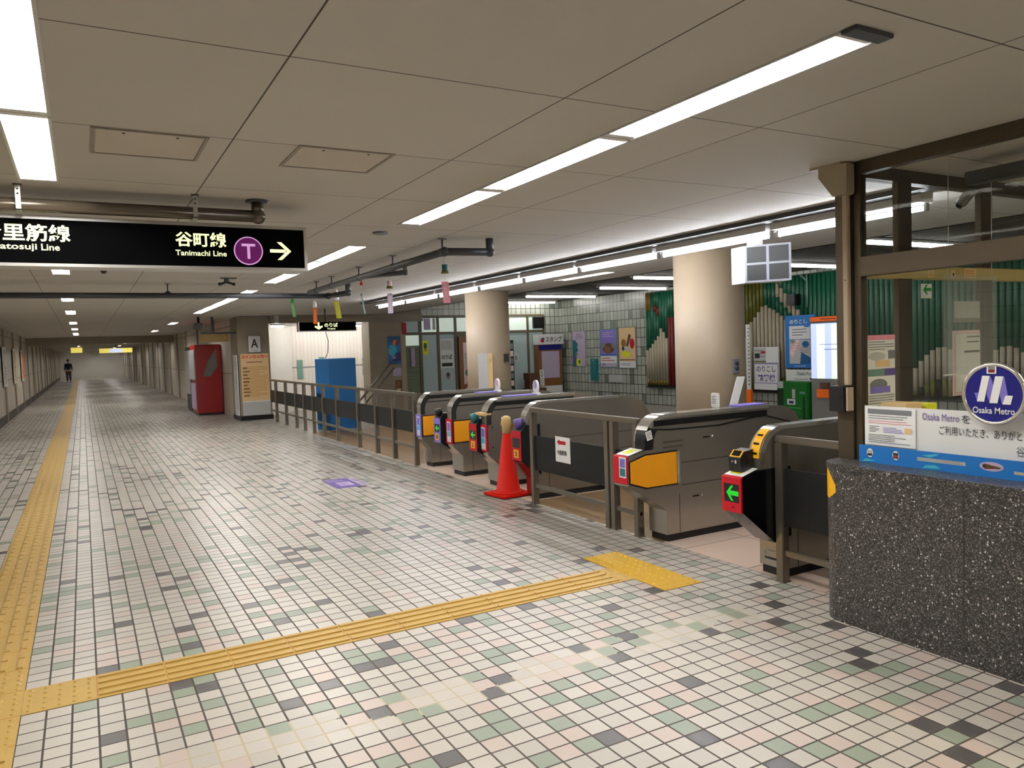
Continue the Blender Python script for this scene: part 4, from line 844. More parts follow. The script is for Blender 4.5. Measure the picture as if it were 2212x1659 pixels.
# corrugated mural of upright ribs: green ground with pale peaks
def mural(y0, y1, z0, z1, label, fn):
    t = thing('rib_mural', (XR, (y0 + y1) / 2, z0), label, 'mural')
    groups = {}; n = int((y1 - y0) / .098)
    for k in range(n):
        y = y1 - (k + .5) * (y1 - y0) / n
        for a, c, m_ in fn(k, n): groups.setdefault(m_, []).append((y, a, c))
    b = B(); b.box(XR - .02, y0, z0, XR, y1, z1, 'mural dark')
    for m_, lst in groups.items():
        for y, a, c in lst: b.cyl((XR - .03, y, a), (XR - .03, y, c), .040, m_, 8)
    b.obj('ribbed_panel', t)
    b = B(); b.box(XR - .08, y0, z0 - .03, XR, y1, z0, 'mural dark'); b.obj('bottom_trim', t)
random.seed(4)
def mural_left(k, n):
    top = 2.72; pk = [1.36, 1.42, 1.50, 1.60, 1.70, 1.86, 1.74, 1.60, 1.5][min(k, 8)] + random.uniform(-.03, .03)
    if k >= 8: return [(.50, 2.1, 'mural red'), (2.1, top, 'mural green')]
    out = [(.50, .62, 'mural olive' if k % 2 else 'mural ochre'), (.62, pk, 'mural white')]
    if k <= 1: out += [(pk, 2.3, 'mural green'), (2.3, top, 'mural ochre')]
    elif k in (3, 4): out += [(pk, 2.16 + .1 * (4 - k), 'mural green'), (2.16 + .1 * (4 - k), 2.36 + .05 * (4 - k), 'mural red'), (2.36 + .05 * (4 - k), top, 'mural green')]
    else: out += [(pk, top, 'mural green')]
    return out
def mural_right(k, n):
    top = 2.72; z0 = .50; d = k - 8
    out = [(z0, .75, 'mural olive')]
    if k < 9:
        pk = 1.3 + .105 * k + random.uniform(-.06, .06); out += [(.75, min(pk, 2.4), 'mural white'), (min(pk, 2.4), top, 'mural olive')]
    else:
        pk = 2.25 - .085 * (k - 9) + random.uniform(-.08, .08) if k < 26 else .9 + .4 * abs(math.sin(k * .31))
        if 15 <= k: out = [(z0, pk * .6, 'mural olive' if k % 3 else 'mural dark'), (pk * .6, pk, 'mural white')]
        else: out += [(.75, pk, 'mural white')]
        g = 2.62 - .11 * (k - 12)
        if 12 <= k <= 19: out += [(pk, max(pk + .05, g - .28), 'mural green'), (max(pk + .05, g - .28), max(pk + .1, g), 'mural white'), (max(pk + .1, g), top, 'mural green')]
        else: out += [(pk, top, 'mural green')]
    return out
mural(9.9, 10.9, .46, 2.74, 'green ribbed wall mural with pale peaks left of the thick column', mural_left)
mural(1.2, 8.05, .46, 2.74, 'long green ribbed wall mural with pale peaks right of the thick column', mural_right)
# posters and plates on the tiled wall
poster('wall_poster', facing_x(XR - .004, 14.18, .93), .62, .97, 'pale purple', [(0, 0, .25, .75, 'teal'), (.02, .1, .2, .3, 'purple'), ('e', .28, .62, .12, .07, 'teal'), ('e', .28, .48, .13, .07, 'teal'), ('e', .28, .35, .1, .06, 'sea green'), ('e', .45, .12, .2, .11, 'lime'), ('e', .5, .13, .07, .06, 'mural green'), ('l', .25, .78, .9, .95, 3, 'text grey'), ('l', .6, .3, .9, .7, 6, 'light grey')], 'pale lilac poster with teal circles, left of three on the tiles', 'poster', frame=(.012, 'grey'))
poster('wall_poster', facing_x(XR - .004, 12.86, .925), .72, .98, 'lilac', [(0, 0, 1, .1, 'pale purple'), ('l', .15, .78, .85, .95, 3, 'pale purple'), ('e', .5, .5, .36, .14, 'brown'), ('e', .45, .45, .2, .1, 'wood'), (.05, .52, .3, .66, 'text grey'), (.7, .5, .95, .64, 'text grey'), (0, .31, 1, .34, 'blue'), (0, .1, 1, .29, 'paper'), ('l', .05, .14, .9, .26, 2, 'red'), (.1, .05, .3, .08, 'blue')], 'violet event poster with red lettering, middle of three on the tiles', 'poster', frame=(.02, 'sea green'))
poster('wall_poster', facing_x(XR - .004, 12.04, .905), .68, 1.02, 'cream paper', [(0, 0, 1, .16, 'paper'), ('e', .28, .62, .15, .1, 'gold'), ('p', [(.4, .5), (.6, .85), (.75, .8), (.55, .52)], 'brown'), ('e', .45, .45, .22, .09, 'light grey'), ('e', .8, .6, .14, .13, 'red'), ('e', .4, .34, .25, .08, 'lime'), ('e', .25, .48, .08, .05, 'text'), ('l', .05, .17, .95, .23, 1, 'text'), ('l', .1, .05, .7, .12, 2, 'lilac')], 'cream poster with brown and red flowers, right of three on the tiles', 'poster', frame=(.02, 'grey'))
t = thing('wall_cabinet', (XR - .04, 13.13, .55), 'narrow dark green metal cabinet on the tiled wall between posters', 'cabinet')
b = B(); b.box(XR - .07, 12.98, .55, XR, 13.27, 1.14, 'sea green' if False else 'teal', .004); b.obj('door', t)
b = B(); b.box(XR - .078, 13.10, 1.08, XR - .07, 13.15, 1.10, 'light grey'); b.obj('label_plate', t)
poster('wall_plaque', facing_x(XR - .004, 12.46, .53), .54, .19, 'light grey', [], 'blank white plaque low on the tiled wall', 'plaque', .02)
# far office front
OY = 14.87
t = thing('office_front', (10.0, OY, 0), 'metal-framed office front with frosted panes below a tiled band', 'office front')
FB = 'frame dark'
for x0, x1 in ((7.56, 7.63), (8.05, 8.13), (8.56, 8.63), (9.07, 9.14), (10.68, 10.76), (11.33, 11.39), (11.86, 11.92)):
    b = B(); b.box(x0, OY - .06, 0, x1, OY, 2.42, FB, .003); b.obj('post', t)
for z0, z1 in ((1.93, 2.0), (2.37, 2.44)): b = B(); b.box(7.63, OY - .05, z0, 11.9, OY, z1, FB); b.obj('transom', t)
b = B(); b.box(7.63, OY - .05, 0, 9.1, OY, .42, 'beam paint'); b.obj('base_panel', t)
for x0, x1, z0, z1, m_ in ((7.63, 8.05, 2.0, 2.37, 'frost'), (8.13, 8.56, 2.0, 2.37, 'frost lit'), (8.63, 9.07, 2.0, 2.37, 'frost lit'), (9.14, 10.68, 2.0, 2.37, 'frost lit'), (10.76, 11.33, 2.0, 2.37, 'frost lit'), (11.39, 11.86, 2.0, 2.37, 'frost lit'),
                        (7.63, 8.05, 1.66, 1.93, 'frost lit'), (8.13, 8.56, .42, 1.93, 'frost'), (8.63, 9.07, .42, 1.93, 'frost'), (10.76, 11.33, .1, 1.93, 'frost'), (11.39, 11.86, .1, 1.93, 'frost')):
    b = B(); b.box(x0, OY - .025, z0, x1, OY - .015, z1, m_); b.obj('pane', t)
b = B(); b.box(7.63, OY - .02, .42, 8.05, OY, 1.66, 'louvre'); n = 24
for k in range(n): z = .44 + k * .051; b.obox((7.84, OY - .03, z), (.2, 0, 0), (0, .012, .008), (0, -.003, .012), 'louvre')
b.obj('louvre', t)
b = B(); b.box(9.14, OY - .04, 0, 10.68, OY, 1.93, 'frame dark'); b.obj('door_panel', t)
for x0, x1, m_ in ((8.20, 8.36, 'pale purple'), (8.45, 8.5, 'light grey')):
    b = B(); b.box(x0, OY - .10, 2.06, x1, OY - .03, 2.36, m_); b.obj('binder', t)
poster('yellow_charm', facing_y(8.14, OY - .032, 1.42), .16, .36, 'lime', [('e', .5, .6, .3, .25, 'mural green'), ('e', .5, .3, .25, .12, 'ochre')], 'yellow-green decoration hanging on the frosted office pane', 'decoration')
poster('window_notice', facing_y(8.63, OY - .032, 1.03), .40, .78, 'paper', [(.08, .62, .92, .95, 'light grey'), (.12, .06, .9, .18, 'text')], 'tall white notice with bold black lettering on the office pane', 'notice', texts=(('のりば', .12, .30, .76, .16, 'text', .03),))
poster('window_notice', facing_y(8.73, OY - .032, .70), .24, .26, 'light grey', [('e', .5, .5, .28, .38, 'text grey'), ('e', .5, .6, .15, .16, 'text')], 'small grey notice with dark round figure under the tall notice', 'notice')
poster('window_notice', facing_y(7.80, OY - .075, 1.12), .10, .47, 'pale purple', [('l', .2, .05, .8, .95, 7, 'lilac')], 'narrow white strip notice on the louvred office window', 'notice')
poster('window_notice', facing_y(10.88, OY - .032, 1.12), .15, .22, 'light grey', [(.2, .2, .8, .8, 'frost'), ('e', .5, .5, .2, .28, 'text grey')], 'small notice on the frosted pane right of the far column', 'notice')
t = thing('picture_board', (9.45, OY - .3, 0), 'wooden doorway display with picture panel left of the far column', 'display')
b = B(); b.box(9.16, OY - .12, 0, 9.68, OY - .06, 1.86, 'wood', .004); b.obj('board', t)
b = B(); patches(b, facing_y(9.28, OY - .12, .3), .36, 1.4, [(0, .2, 1, 1, 'pale pink'), (.1, .5, .9, .8, 'light grey'), ('e', .4, .42, .3, .08, 'teal'), ('e', .5, .2, .3, .08, 'ochre'), ('e', .45, .06, .4, .1, 'pale purple')]); b.obj('picture', t)
b = B(); b.box(10.85, OY - .01, 2.02, 11.88, OY, 2.4, 'kick'); b.bm.free()
b = B(); b.box(11.50, OY - .14, 2.03, 11.86, OY - .07, 2.36, 'black gloss', .006); tag(b.obj('monitor'), 'black monitor under the tiled band in the far office corner', 'monitor')
# stamp corner
t = thing('stamp_cabinet', (11.9, 14.6, 0), 'stamp corner cabinet with header sign and framed sheet by office', 'cabinet')
b = B(); b.box(11.52, 14.55, 0, 12.30, 14.795, 1.58, 'wood', .004); b.obj('body', t)
b = B(); b.box(11.50, 14.50, 1.57, 12.34, 14.795, 1.86, 'paper', .004); b.obj('header', t)
b = B(); patches(b, facing_y(11.50, 14.50, 1.57), .84, .29, [('e', .16, .42, .07, .24, 'red'), ('e', .2, .55, .04, .14, 'deep blue')]); put_text(b, facing_y(11.5, 14.50, 1.57), 'スタンプ', .24, .07, .54, .15, 'text', .003, .02); b.obj('lettering', t)
b = B(); b.box(11.53, 14.52, 1.42, 12.28, 14.55, 1.56, 'navy'); b.obj('blue_band', t)
b = B(); b.box(11.62, 14.53, .62, 12.2, 14.55, 1.38, 'pale purple'); patches(b, facing_y(11.62, 14.53, .62), .58, .76, [('l', .12, .1, .9, .9, 9, 'light grey')]); b.obj('framed_sheet', t)
b = B(); b.box(11.55, 14.535, 0, 12.28, 14.55, .40, 'paper'); b.obj('lower_panel', t)
t = thing('stamp_box', (11.3, 14.4, .0), 'small brown stamp box on a table with a vertical white sign', 'box')
b = B(); b.box(10.98, 14.2, .62, 11.28, 14.5, .80, 'brown'); b.box(10.95, 14.15, 0, 11.5, 14.5, .38, 'brown'); b.box(11.0, 14.22, .38, 11.30, 14.5, .62, 'brown'); b.obj('box', t)
b = B(); b.obox((11.40, 14.2, .66), (.075, .02, 0), (0, .008, 0), (-.01, 0, .22), 'paper')
for k, ch in enumerate('スタンプ'): put_text(b, Face((11.34, 14.185, .77 - k * .10), (.97, .24, 0), (0, 0, 1)), ch, 0, 0, .09, .08, 'text', .012, .02)
b.obj('vertical_sign', t)
t = thing('leaflet_rack', (10.42, 14.3, 0), 'black leaflet rack with dark covers behind the far round column', 'rack')
b = B(); b.box(10.22, 14.25, 0, 10.56, 14.45, 1.72, 'black', .004); b.obj('stand', t)
for k in range(6):
    for c in (0, 1):
        b = B(); x = 10.24 + c * .16; z = .48 + k * .20; b.box(x, 14.235, z, x + .13, 14.25, z + .15, ('brown', 'pale pink', 'dark red', 'text grey')[(k * 2 + c) % 4]); b.obj('leaflet', t)
b = B(); b.cyl((10.41, 14.2, .3), (10.41, 14.2, 1.75), .012, 'light grey', 8); b.obj('pole', t)
t = thing('column_sign', (6.05, 7.25, .85), 'tall white vertical sign with a tan seal on the far round column', 'sign')
b = B(); b.obox((6.10, 7.375, 1.15), (.062, -.055, 0), (.006, .008, 0), (0, 0, .30), 'light grey'); b.obj('plate', t)
b = B(); b.obox((6.195, 7.315, 1.15), (.045, -.02, 0), (.006, .01, 0), (0, 0, .30), 'cream paper'); b.obj('side_plate', t)
b = B(); b.obox((6.20, 7.302, 1.33), (.024, -.01, 0), (.002, .004, 0), (0, 0, .035), 'tape'); b.obj('seal', t)
t = thing('call_box', (6.42, 7.28, 1.26), 'small dark wall box on the right of the far round column', 'box')
b = B(); b.box(6.47, 7.28, 1.29, 6.545, 7.36, 1.43, 'granite dark', .004); b.obj('case', t)
b = B(); b.box(6.495, 7.274, 1.34, 6.52, 7.28, 1.38, 'kick'); b.obj('slot', t)
t = thing('switch_box', (6.27, 1.90, 1.18), 'grey-brown switch plate with two dark knobs on the thick column', 'box')
d = Vector((.75, -.66, 0)).normalized(); c = Vector((6.27, 2.28, 1.26)) + Vector((0, -1, 0)) * .375; rt = Vector((1, 0, 0))
b = B(); b.obox(c, rt * .045, Vector((0, -1, 0)) * .012, (0, 0, .075), 'wood grey' if 'wood grey' in M else 'text grey', .003); b.obj('plate', t)
for z in (1.29, 1.235): b = B(); q = Vector((c.x, c.y, z)); nn = Vector((0, -1, 0)); b.cyl(q, q + nn * .03, .018, 'black', 12); b.obj('knob', t)
# fare adjustment corner at the far right
poster('fare_board', facing_x(12.32, 7.34, .50), .64, .86, 'paper', [(.0, .62, .5, .98, 'light grey'), ('l', .05, .75, .45, .95, 3, 'text grey'), (.05, .74, .25, .85, 'mural dark'), (.02, .645, .5, .68, 'mural olive'), (.0, .62, 1, .635, 'text grey'), (.02, .15, .98, .165, 'lilac'), (.02, .60, .98, .615, 'lilac'), (.96, .15, .98, .615, 'lilac'), (.02, .15, .04, .615, 'lilac'), (.3, .86, .5, .9, 'red')], 'white fare adjustment sign board on the ribbed mural', 'sign', .03,
       texts=(('のりこし', .12, .42, .76, .14, 'text', .01), ('精算機', .16, .20, .7, .16, 'purple', .02)))
poster('map_poster', facing_x(12.24, 6.46, .95), .68, 1.0, 'blue', [(.14, .55, .86, .80, 'paper'), ('l', .24, .6, .8, .76, 3, 'text grey'), (.14, .08, .86, .54, 'light grey'), ('p', [(.14, .3), (.4, .54), (.5, .54), (.25, .2)], 'pale pink'), ('p', [(.5, .08), (.55, .3), (.86, .2), (.86, .08)], 'deep blue'), ('e', .7, .45, .12, .06, 'deep blue'), ('e', .25, .5, .08, .04, 'sea green'), ('l', .2, .3, .5, .5, 4, 'pink'), ('l', .5, .28, .84, .4, 3, 'text grey'), (.3, .03, .7, .045, 'pale purple'), (.66, .77, .84, .85, 'blue')], 'blue bordered map poster on a stand right of the thick column', 'poster', .02, texts=(('のりこし', .16, .84, .6, .08, 'white', .03),))
poster('point_card_sign', facing_x(12.22, 6.44, .705), .66, .215, 'paper', [('l', .3, .1, .8, .22, 1, 'text'), (.84, .08, .98, .3, 'purple')], 'white point service sign below the blue map poster', 'sign', .02, texts=(('Osaka Point', .4, .5, .58, .3, 'text', 0),))
t = thing('charge_machine', (12.2, 6.15, 0), 'dark green machine with paper slips under the blue map poster', 'machine')
b = B(); b.box(12.0, 5.76, 0, 12.37, 6.50, .70, 'machine green', .02); b.obj('body', t)
b = B(); patches(b, facing_x(12.0, 6.5, 0), .74, .70, [(.02, .3, .22, .78, 'machine dark'), (.04, .82, .22, 1, 'light grey'), (.5, .55, .6, .8, 'light grey'), (.34, .38, .6, .53, 'paper'), (.4, .41, .55, .48, 'navy'), (.74, .68, .9, .74, 'sea green'), (.84, .0, .9, .6, 'machine dark'), ('l', .25, .27, .8, .32, 1, 'leaf')], .003); b.obj('front_panel', t)
t = thing('screen_kiosk', (12.2, 5.4, 0), 'ticket kiosk with a bright white screen and orange header', 'kiosk')
b = B(); b.box(12.06, 4.95, 0, 12.37, 5.74, 1.90, 'grey', .01); b.obj('body', t)
b = B(); b.box(12.04, 4.98, 1.80, 12.06, 5.73, 1.90, 'mural red'); patches(b, facing_x(12.04, 5.73, 1.8), .75, .1, [(.0, .1, .8, .9, 'orange'), ('l', .3, .2, .8, .8, 1, 'dark red')], .002); b.obj('header', t)
b = B(); b.box(12.04, 5.0, .77, 12.06, 5.715, 1.77, 'screen white'); q = facing_x(12.04, 5.715, .77); patches(b, q, .715, 1.0, [(.18, .0, .42, .98, 'screen glow'), (.62, .0, .84, .98, 'screen glow'), ('l', .25, .60, .95, .64, 1, 'screen grey'), ('l', .4, .50, .8, .56, 1, 'screen grey')], .002); b.obj('screen', t)
b = B(); b.box(12.0, 5.3, .42, 12.06, 5.58, .58, 'orange', .01); b.box(12.0, 5.33, .60, 12.06, 5.5, .70, 'brown'); b.obj('orange_holder', t)
b = B(); b.prism([(5.08, .3), (5.22, .3), (5.16, .68), (5.12, .68)], lambda u, v: (12.01, u, v), lambda u, v: (12.05, u, v), 'light grey'); b.obj('cone_holder', t)
t = thing('banner_pole', (12.1, 7.42, .0), 'tall narrow white banner with orange lower end beside fare board', 'banner')
b = B(); b.box(12.20, 7.36, .50, 12.23, 7.46, 1.83, 'paper'); patches(b, facing_x(12.20, 7.46, .5), .1, 1.33, [('l', .55, .05, .9, .97, 16, 'text')], .002); b.obj('banner', t)
b = B(); b.box(12.18, 7.33, .0, 12.24, 7.47, .50, 'orange'); b.obj('lower_sleeve', t)
t = thing('rolled_sheet', (6.2, 1.85, .8), 'white rolled sheet leaning in front of the thick column', 'sheet')
b = B(); b.obox((6.20, 1.83, .99), (.035, -.02, 0), (.006, .012, 0), (.055, -.01, .165), 'paper', .004); b.obox((6.2, 1.84, .42), (.05, 0, 0), (0, .05, 0), (0, 0, .42), 'light grey', .01); b.obj('sheet', t)
t = thing('wall_speaker', (12.3, 6.3, 2.2), 'dark wall speaker on a bracket over the ribbed mural', 'speaker')
b = B(); b.box(12.2, 6.2, 2.15, 12.36, 6.38, 2.36, 'black', .01); b.obj('cabinet', t)
b = B(); b.cyl((12.36, 6.05, 2.1), (12.36, 6.05, 2.72), .02, 'sea green', 8); b.cyl((12.36, 6.05, 2.6), (12.36, 6.2, 2.72), .02, 'sea green', 8); b.obj('bracket', t)

# ---------------------------------------------------------------- stairwell, pillar and corridor
t = thing('stair_sign', (4.8, 12.2, 2.05), 'small black hanging sign with a down arrow over the fence', 'sign')
b = B(); b.box(4.30, 12.2, 2.02, 5.52, 12.32, 2.20, 'sign black'); b.obj('panel', t)
b = B(); b.box(4.28, 12.19, 2.005, 5.54, 12.33, 2.02, 'sign silver'); b.box(4.28, 12.19, 2.02, 4.30, 12.33, 2.20, 'sign silver'); b.obj('frame', t)
for x in (4.87,): b = B(); b.cyl((x, 12.26, 2.20), (x, 12.26, HC), .012, 'black', 8); b.obj('hanger', t)
Fs = facing_y(4.30, 12.2, 2.02)
b = B(); patches(b, Fs, 1.22, .18, [('p', [(.32, .98), (.32, .5), (.27, .6), (.265, .42), (.335, .12), (.405, .42), (.40, .6), (.35, .5), (.35, .98)], 'lit letter')]); b.obj('arrow', t)
b = B(); put_text(b, Fs, 'のりば', .53, .075, .29, .085, 'lit letter', .003, .03); put_text(b, Fs, 'Trains', .585, .022, .18, .035, 'lit letter', .003, .02); b.obj('lettering', t)
b = B(); b.tube([(4.88, 12.3, 2.0), (4.84, 12.0, 1.8), (4.68, 11.5, 1.55), (4.57, 11.30, 1.445)], .008, 'black', 6); tag(b.obj('cable'), 'thin black cable drooping from the hanging sign to blue cabinet', 'cable')
t = thing('blue_cabinet', (4.78, 11.45, 0), 'tall plain blue cabinet standing behind the barrier fence', 'cabinet')
b = B(); b.prism([(4.42, 11.55), (4.60, 11.2), (5.17, 11.25), (5.14, 11.8)], lambda u, v: (u, v, 0), lambda u, v: (u, v, 1.415), 'cabinet blue' if 'cabinet blue' in M else 'deep blue'); b.obj('body', t)
b = B(); b.prism([(4.42, 11.55), (4.60, 11.2), (5.17, 11.25), (5.14, 11.8)], lambda u, v: (u, v, 1.415), lambda u, v: (u * 1.0, v, 1.43), 'blue'); b.obj('lid', t)
for x, lab in ((5.40, 'narrow green strip on the white stair wall, left'), (6.00, 'green strip on the white stair wall peeking over the blue cabinet'), (7.23, 'narrow green strip on the white stair wall beside the poster pillar')):
    b = B(); b.box(x, 17.07, .88, x + .15, 17.1, 1.38 if x != 6.0 else 1.44, 'sea green', .004); tag(b.obj('wall_strip'), lab, 'wall panel', 'green strips on the stair wall')
t = thing('stair_handrail', (5.6, 12.4, .1), 'slanting double handrail of the stairs behind the fence', 'handrail')
for dz in (0, .2):
    b = B(); b.cyl((5.28, 12.0, .1 + dz), (6.9, 13.7, 1.12 + dz), .022, 'steel post', 10); b.obj('rail', t)
b = B(); b.cyl((5.75, 12.5, 0), (5.75, 12.5, .6), .02, 'steel post', 8); b.obj('post', t)
for k_, (xa, ya, lab_) in enumerate(((5.2, 15.9, 'stairwell ceiling light, left of two behind the beam'), (6.6, 15.9, 'stairwell ceiling light, right of two behind the beam'))):
    t = thing('batten_light', (xa + .6, ya, 2.3), lab_, 'ceiling light')
    b = B(); b.box(xa, ya - .05, 2.26, xa + 1.2, ya + .05, 2.30, 'batten'); b.obj('batten', t)
    b = B(); b.cyl((xa + .03, ya, 2.235), (xa + 1.17, ya, 2.235), .0165, 'hall tube', 10); b.obj('tube', t)
t = thing('stair_light', (4.5, 15.4, 2.27), 'small lit ceiling lamp over the stairwell beside the letter pillar', 'ceiling light')
b = B(); b.box(4.36, 15.3, 2.26, 4.72, 15.42, 2.30, 'batten'); b.obj('housing', t)
b = B(); b.cyl((4.38, 15.36, 2.245), (4.70, 15.36, 2.245), .018, 'hall tube', 8); b.obj('tube', t)
b = B(); b.box(4.33, 14.6, 2.29, 4.42, 14.74, HC, 'light grey', .004); tag(b.obj('junction_box'), 'pale junction box on the beam above the letter pillar', 'box')
poster('letter_sign', facing_y(3.79, 15.095, 1.63), .275, .38, 'paper', [('l', .2, .06, .8, .14, 1, 'text grey')], 'square white sign with a black letter A on pillar', 'sign', .02, texts=(('A', .2, .26, .6, .56, 'text', .02),), frame=(.015, 'text grey'))
t = poster('locker_sign', facing_y(3.585, 15.06, .44), .645, 1.15, 'cream paper', [(0, 0, 1, .02, 'paper'), ('l', .2, .80, .8, .85, 1, 'dark red'), ('l', .06, .1, .95, .74, 22, 'ochre'), ('l', .06, .1, .3, .74, 9, 'brown')], 'tan coin locker price board with red title on the pillar front', 'sign', .02, texts=(('コインロッカー', .03, .90, .94, .075, 'title red', .05),))
b = B(); board(b, facing_y(3.585, 15.06, .12), .645, .32, .018, 'light grey'); tag(b.obj('steel_panel'), 'plain grey panel low on the pillar below the locker board', 'panel')
poster('side_notice', Face((3.53, 15.62, .12), (0, -1, 0), (0, 0, 1)), .48, 1.45, 'paper', [('l', .1, .8, .35, .97, 8, 'text grey'), ('l', .4, .72, .65, .9, 8, 'red'), ('l', .7, .74, .95, .97, 8, 'text grey'), ('l', .3, .4, .5, .7, 8, 'blue'), ('l', .6, .1, .9, .68, 18, 'text')], 'narrow printed notice on the corridor side of the letter pillar', 'notice', .02)
poster('pillar_poster', facing_y(7.10, 14.598, 1.20), .33, .71, 'blue', [(0, .8, 1, 1, 'deep blue'), ('e', .6, .78, .2, .1, 'orange'), ('e', .75, .75, .14, .08, 'dark red'), ('e', .35, .5, .35, .2, 'cyan'), ('p', [(.2, .0), (1, .0), (1, .45), (.6, .4)], 'navy'), (.3, .2, .6, .28, 'mural white'), (.1, 0, 1, .12, 'deep blue')], 'blue travel poster on the broad concrete pillar', 'poster')
poster('pillar_notice', facing_y(7.21, 14.598, .90), .22, .20, 'pale purple', [('l', .2, .1, .8, .4, 3, 'light grey')], 'small white notice under the blue poster on the pillar', 'notice')
poster('pillar_notice', facing_y(7.26, 14.598, .46), .17, .33, 'brown', [(.15, .15, .85, .35, 'cream paper'), (.2, .5, .8, .9, 'wood')], 'small dark brown notice lowest on the poster pillar', 'notice')
t = thing('vending_machine', (3.3, 18.6, 0), 'red vending machine standing along the corridor wall past the pillar', 'vending machine')
b = B(); b.box(2.93, 17.9, .05, 3.58, 19.0, 1.88, 'vending red', .015); b.obj('body', t)
b = B(); b.box(2.90, 17.95, .95, 2.93, 18.95, 1.75, 'light grey', .004); b.obj('display_window', t)
b = B(); b.box(2.905, 18.0, .15, 2.93, 18.9, .85, 'pale purple', .004); b.obj('lower_panel', t)
b = B(); patches(b, facing_y(3.0, 17.9, .1), .5, 1.7, [('p', [(.9, .98), (.5, .8), (.2, .55), (.6, .55), (.95, .7)], 'grey')]); b.obj('side_graphic', t)
b = B(); b.box(2.96, 17.93, 0, 3.55, 18.97, .05, 'black'); b.obj('plinth', t)
t = thing('vending_machine', (3.3, 20.2, 0), 'dark grey vending machine just beyond the red one', 'vending machine')
b = B(); b.box(2.98, 19.6, .05, 3.58, 20.6, 1.85, 'granite dark', .015); b.obj('body', t)
b = B(); b.box(2.96, 19.65, .5, 2.98, 20.55, 1.75, 'light grey'); b.obj('display_window', t); b = B(); b.box(3.0, 19.63, 0, 3.55, 20.57, .05, 'black'); b.obj('plinth', t)
t = thing('pipe_bracket', (2.8, 15.0, 2.1), 'dark camera and pipe cluster under the beam left of the letter pillar', 'camera')
b = B(); b.box(2.62, 15.1, 2.20, 2.80, 15.35, 2.34, 'black', .01); b.cyl((2.72, 15.2, 2.34), (2.72, 15.2, HC), .03, 'black', 10); b.obj('camera', t)
b = B(); b.box(2.75, 15.2, 2.08, 3.54, 15.26, 2.12, 'black'); b.box(3.0, 15.2, 2.12, 3.05, 15.26, HC, 'black'); b.obj('bracket', t)
b = B(); b.box(2.92, 16.12, 1.90, 3.59, 16.2, 2.10, 'tape'); b.bm.free()
poster('wall_board', facing_y(2.9, 16.6, 1.92), .68, .24, 'tape', [], 'plain tan board hanging over the red vending machine', 'board', .03)
b = B(); b.box(3.2, 16.58, 2.16, 3.26, 16.60, HC, 'black'); tag(b.obj('board_hanger'), 'dark hanger strap of the plain tan board', 'hanger')
for k, (x, y, wd) in enumerate(((-.15, 40, .5), (1.2, 46, 1.7))):
    t = thing('exit_sign', (x, y, 2.0), ('small yellow lit sign hanging far down the corridor, left', 'wide yellow and white lit sign hanging far down the corridor')[k], 'sign')
    b = B(); b.box(x, y, 1.98, x + wd, y + .12, 2.24, 'yellow lit'); b.obj('panel', t)
    b = B(); b.cyl((x + wd / 2, y + .06, 2.24), (x + wd / 2, y + .06, HC), .015, 'black', 8); b.obj('hanger', t)
    if k: b = B(); b.box(x + .5, y - .01, 2.0, x + 1.2, y, 2.2, 'screen white'); b.obj('white_field', t)
for k, (y, m_, lab) in enumerate(((19.6, 'light grey', 'pale framed poster nearest on the left corridor wall'), (23.0, 'cream paper', 'tan poster second along the left corridor wall'), (26.4, 'orange', 'orange poster farther along the left corridor wall'))):
    poster('corridor_poster', Face((XL + .034, y, .95), (0, 1, 0), (0, 0, 1)), .9, 1.05, 'paper', [(.08, .08, .92, .92, m_), ('l', .2, .2, .8, .5, 4, 'text grey')], lab, 'poster', .02)
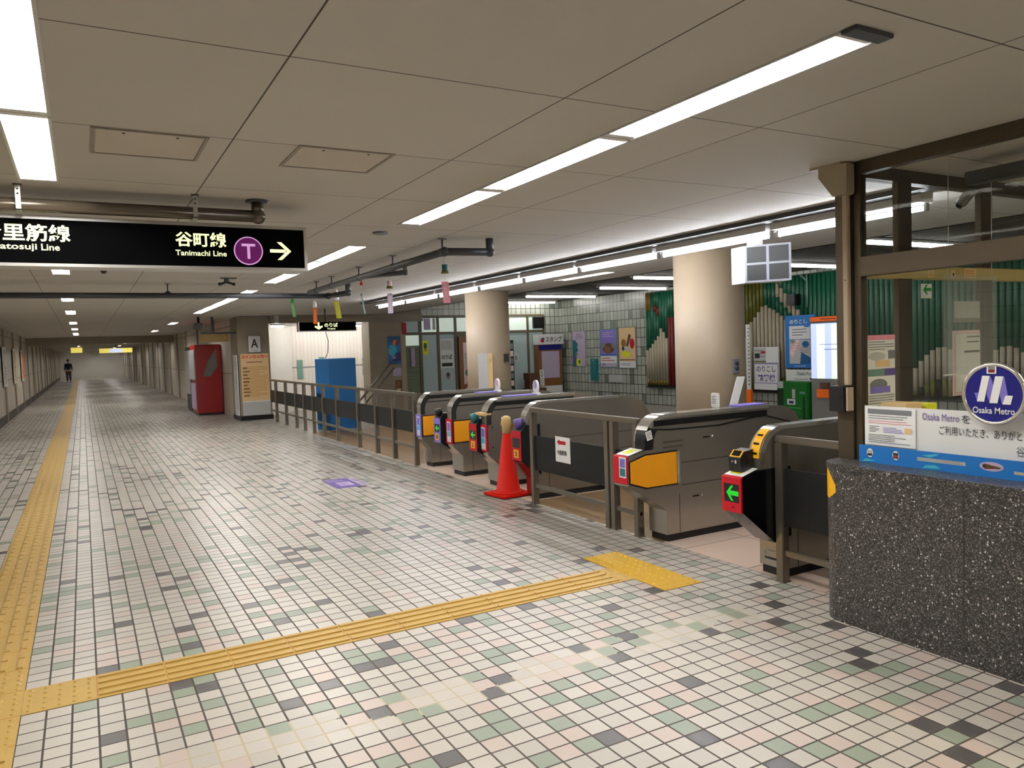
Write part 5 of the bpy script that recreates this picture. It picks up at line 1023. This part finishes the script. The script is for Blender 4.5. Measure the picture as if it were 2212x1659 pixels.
# one person far away
def person(x, y):
    t = thing('person', (x, y, 0), 'person far down the corridor in dark blue jacket and dark trousers, walking', 'person')
    def skin(name, vs, es, m_, par, sub=1):
        me = bpy.data.meshes.new(name); me.from_pydata([Vector(v[:3]) for v in vs], es, []); o = bpy.data.objects.new(name, me); C.objects.link(o)
        md = o.modifiers.new('s', 'SKIN'); md.use_smooth_shade = True
        for d, v in zip(me.skin_vertices[0].data, vs): r = v[3]; d.radius = (r, r * (v[4] if len(v) > 4 else 1))
        me.skin_vertices[0].data[0].use_root = True
        o.modifiers.new('u', 'SUBSURF').levels = sub; o.modifiers['u'].render_levels = sub
        me.materials.append(M[m_]); o.parent = par; ORG[o] = ORG[t]; return o
    body = [(0, 0, .92, .13, .75), (0, 0, 1.10, .12, .75), (0, 0, 1.30, .15, .7), (0, 0, 1.42, .07), (0, 0, 1.49, .05), (0, -.01, 1.56, .078), (0, -.02, 1.66, .07),
            (-.17, 0, 1.38, .05), (-.22, .03, 1.12, .042), (-.22, -.06, .90, .033), (-.22, -.10, .82, .030), (.17, 0, 1.38, .05), (.22, -.04, 1.12, .042), (.23, .04, .90, .033), (.23, .06, .82, .030),
            (-.09, 0, .84, .085), (-.09, -.10, .48, .060), (-.09, -.04, .09, .042), (-.09, -.17, .035, .035), (.09, 0, .84, .085), (.09, .06, .48, .060), (.09, .22, .12, .042), (.09, .12, .035, .035)]
    es = [(0, 1), (1, 2), (2, 3), (3, 4), (4, 5), (5, 6), (2, 7), (7, 8), (8, 9), (9, 10), (2, 11), (11, 12), (12, 13), (13, 14), (0, 15), (15, 16), (16, 17), (17, 18), (0, 19), (19, 20), (20, 21), (21, 22)]
    for hx, hy, hz, s in ((-.22, -.10, .82, 10), (.23, .06, .82, 14)):
        for k in range(4):
            i = len(body); body += [(hx, hy - .03 + k * .018, hz - .05, .009), (hx + .004, hy - .034 + k * .018, hz - .095 - .008 * (k in (1, 2)), .008)]; es += [(s, i), (i, i + 1)]
        i = len(body); body += [(hx + .01, hy - .045, hz - .02, .010), (hx + .012, hy - .058, hz - .055, .009)]; es += [(s, i), (i, i + 1)]
    bo = skin('body', body, es, 'skin', t)
    skin('jacket', [(0, 0, .88, .165, .75), (0, 0, 1.1, .15, .75), (0, 0, 1.31, .18, .72), (0, 0, 1.41, .085), (-.18, 0, 1.37, .07), (-.22, .03, 1.12, .06), (-.22, -.06, .92, .05), (.18, 0, 1.37, .07), (.22, -.04, 1.12, .06), (.23, .04, .92, .05)], [(0, 1), (1, 2), (2, 3), (2, 4), (4, 5), (5, 6), (2, 7), (7, 8), (8, 9)], 'coat blue', bo)
    skin('trousers', [(0, 0, .93, .15, .8), (-.09, 0, .82, .105), (-.09, -.10, .48, .08), (-.09, -.04, .10, .062), (.09, 0, .82, .105), (.09, .06, .48, .08), (.09, .22, .13, .062)], [(0, 1), (1, 2), (2, 3), (0, 4), (4, 5), (5, 6)], 'trousers', bo)
    b = B(); b.ball((x, y + .005, 1.655), .094, 'hair', 14, (.92, 1.0, 1.0)); b.obj('hair', t).parent = bo
    b = B(); b.cyl((x, y - .10, 1.60), (x, y - .125, 1.585), .014, 'skin', 8, .006)
    for s in (-1, 1): b.ball((x + s * .03, y - .088, 1.615), .012, 'hair', 8)
    b.box(x - .025, y - .095, 1.545, x + .025, y - .088, 1.553, 'dark red'); b.obj('face', t).parent = bo
    for s, fy in ((-1, -.12), (1, .15)):
        b = B(); b.box(x + s * .09 - .05, y + fy - .15, 0, x + s * .09 + .05, y + fy + .11, .085, 'black', .03); b.obj('shoe', t).parent = bo
person(-.62, 62)
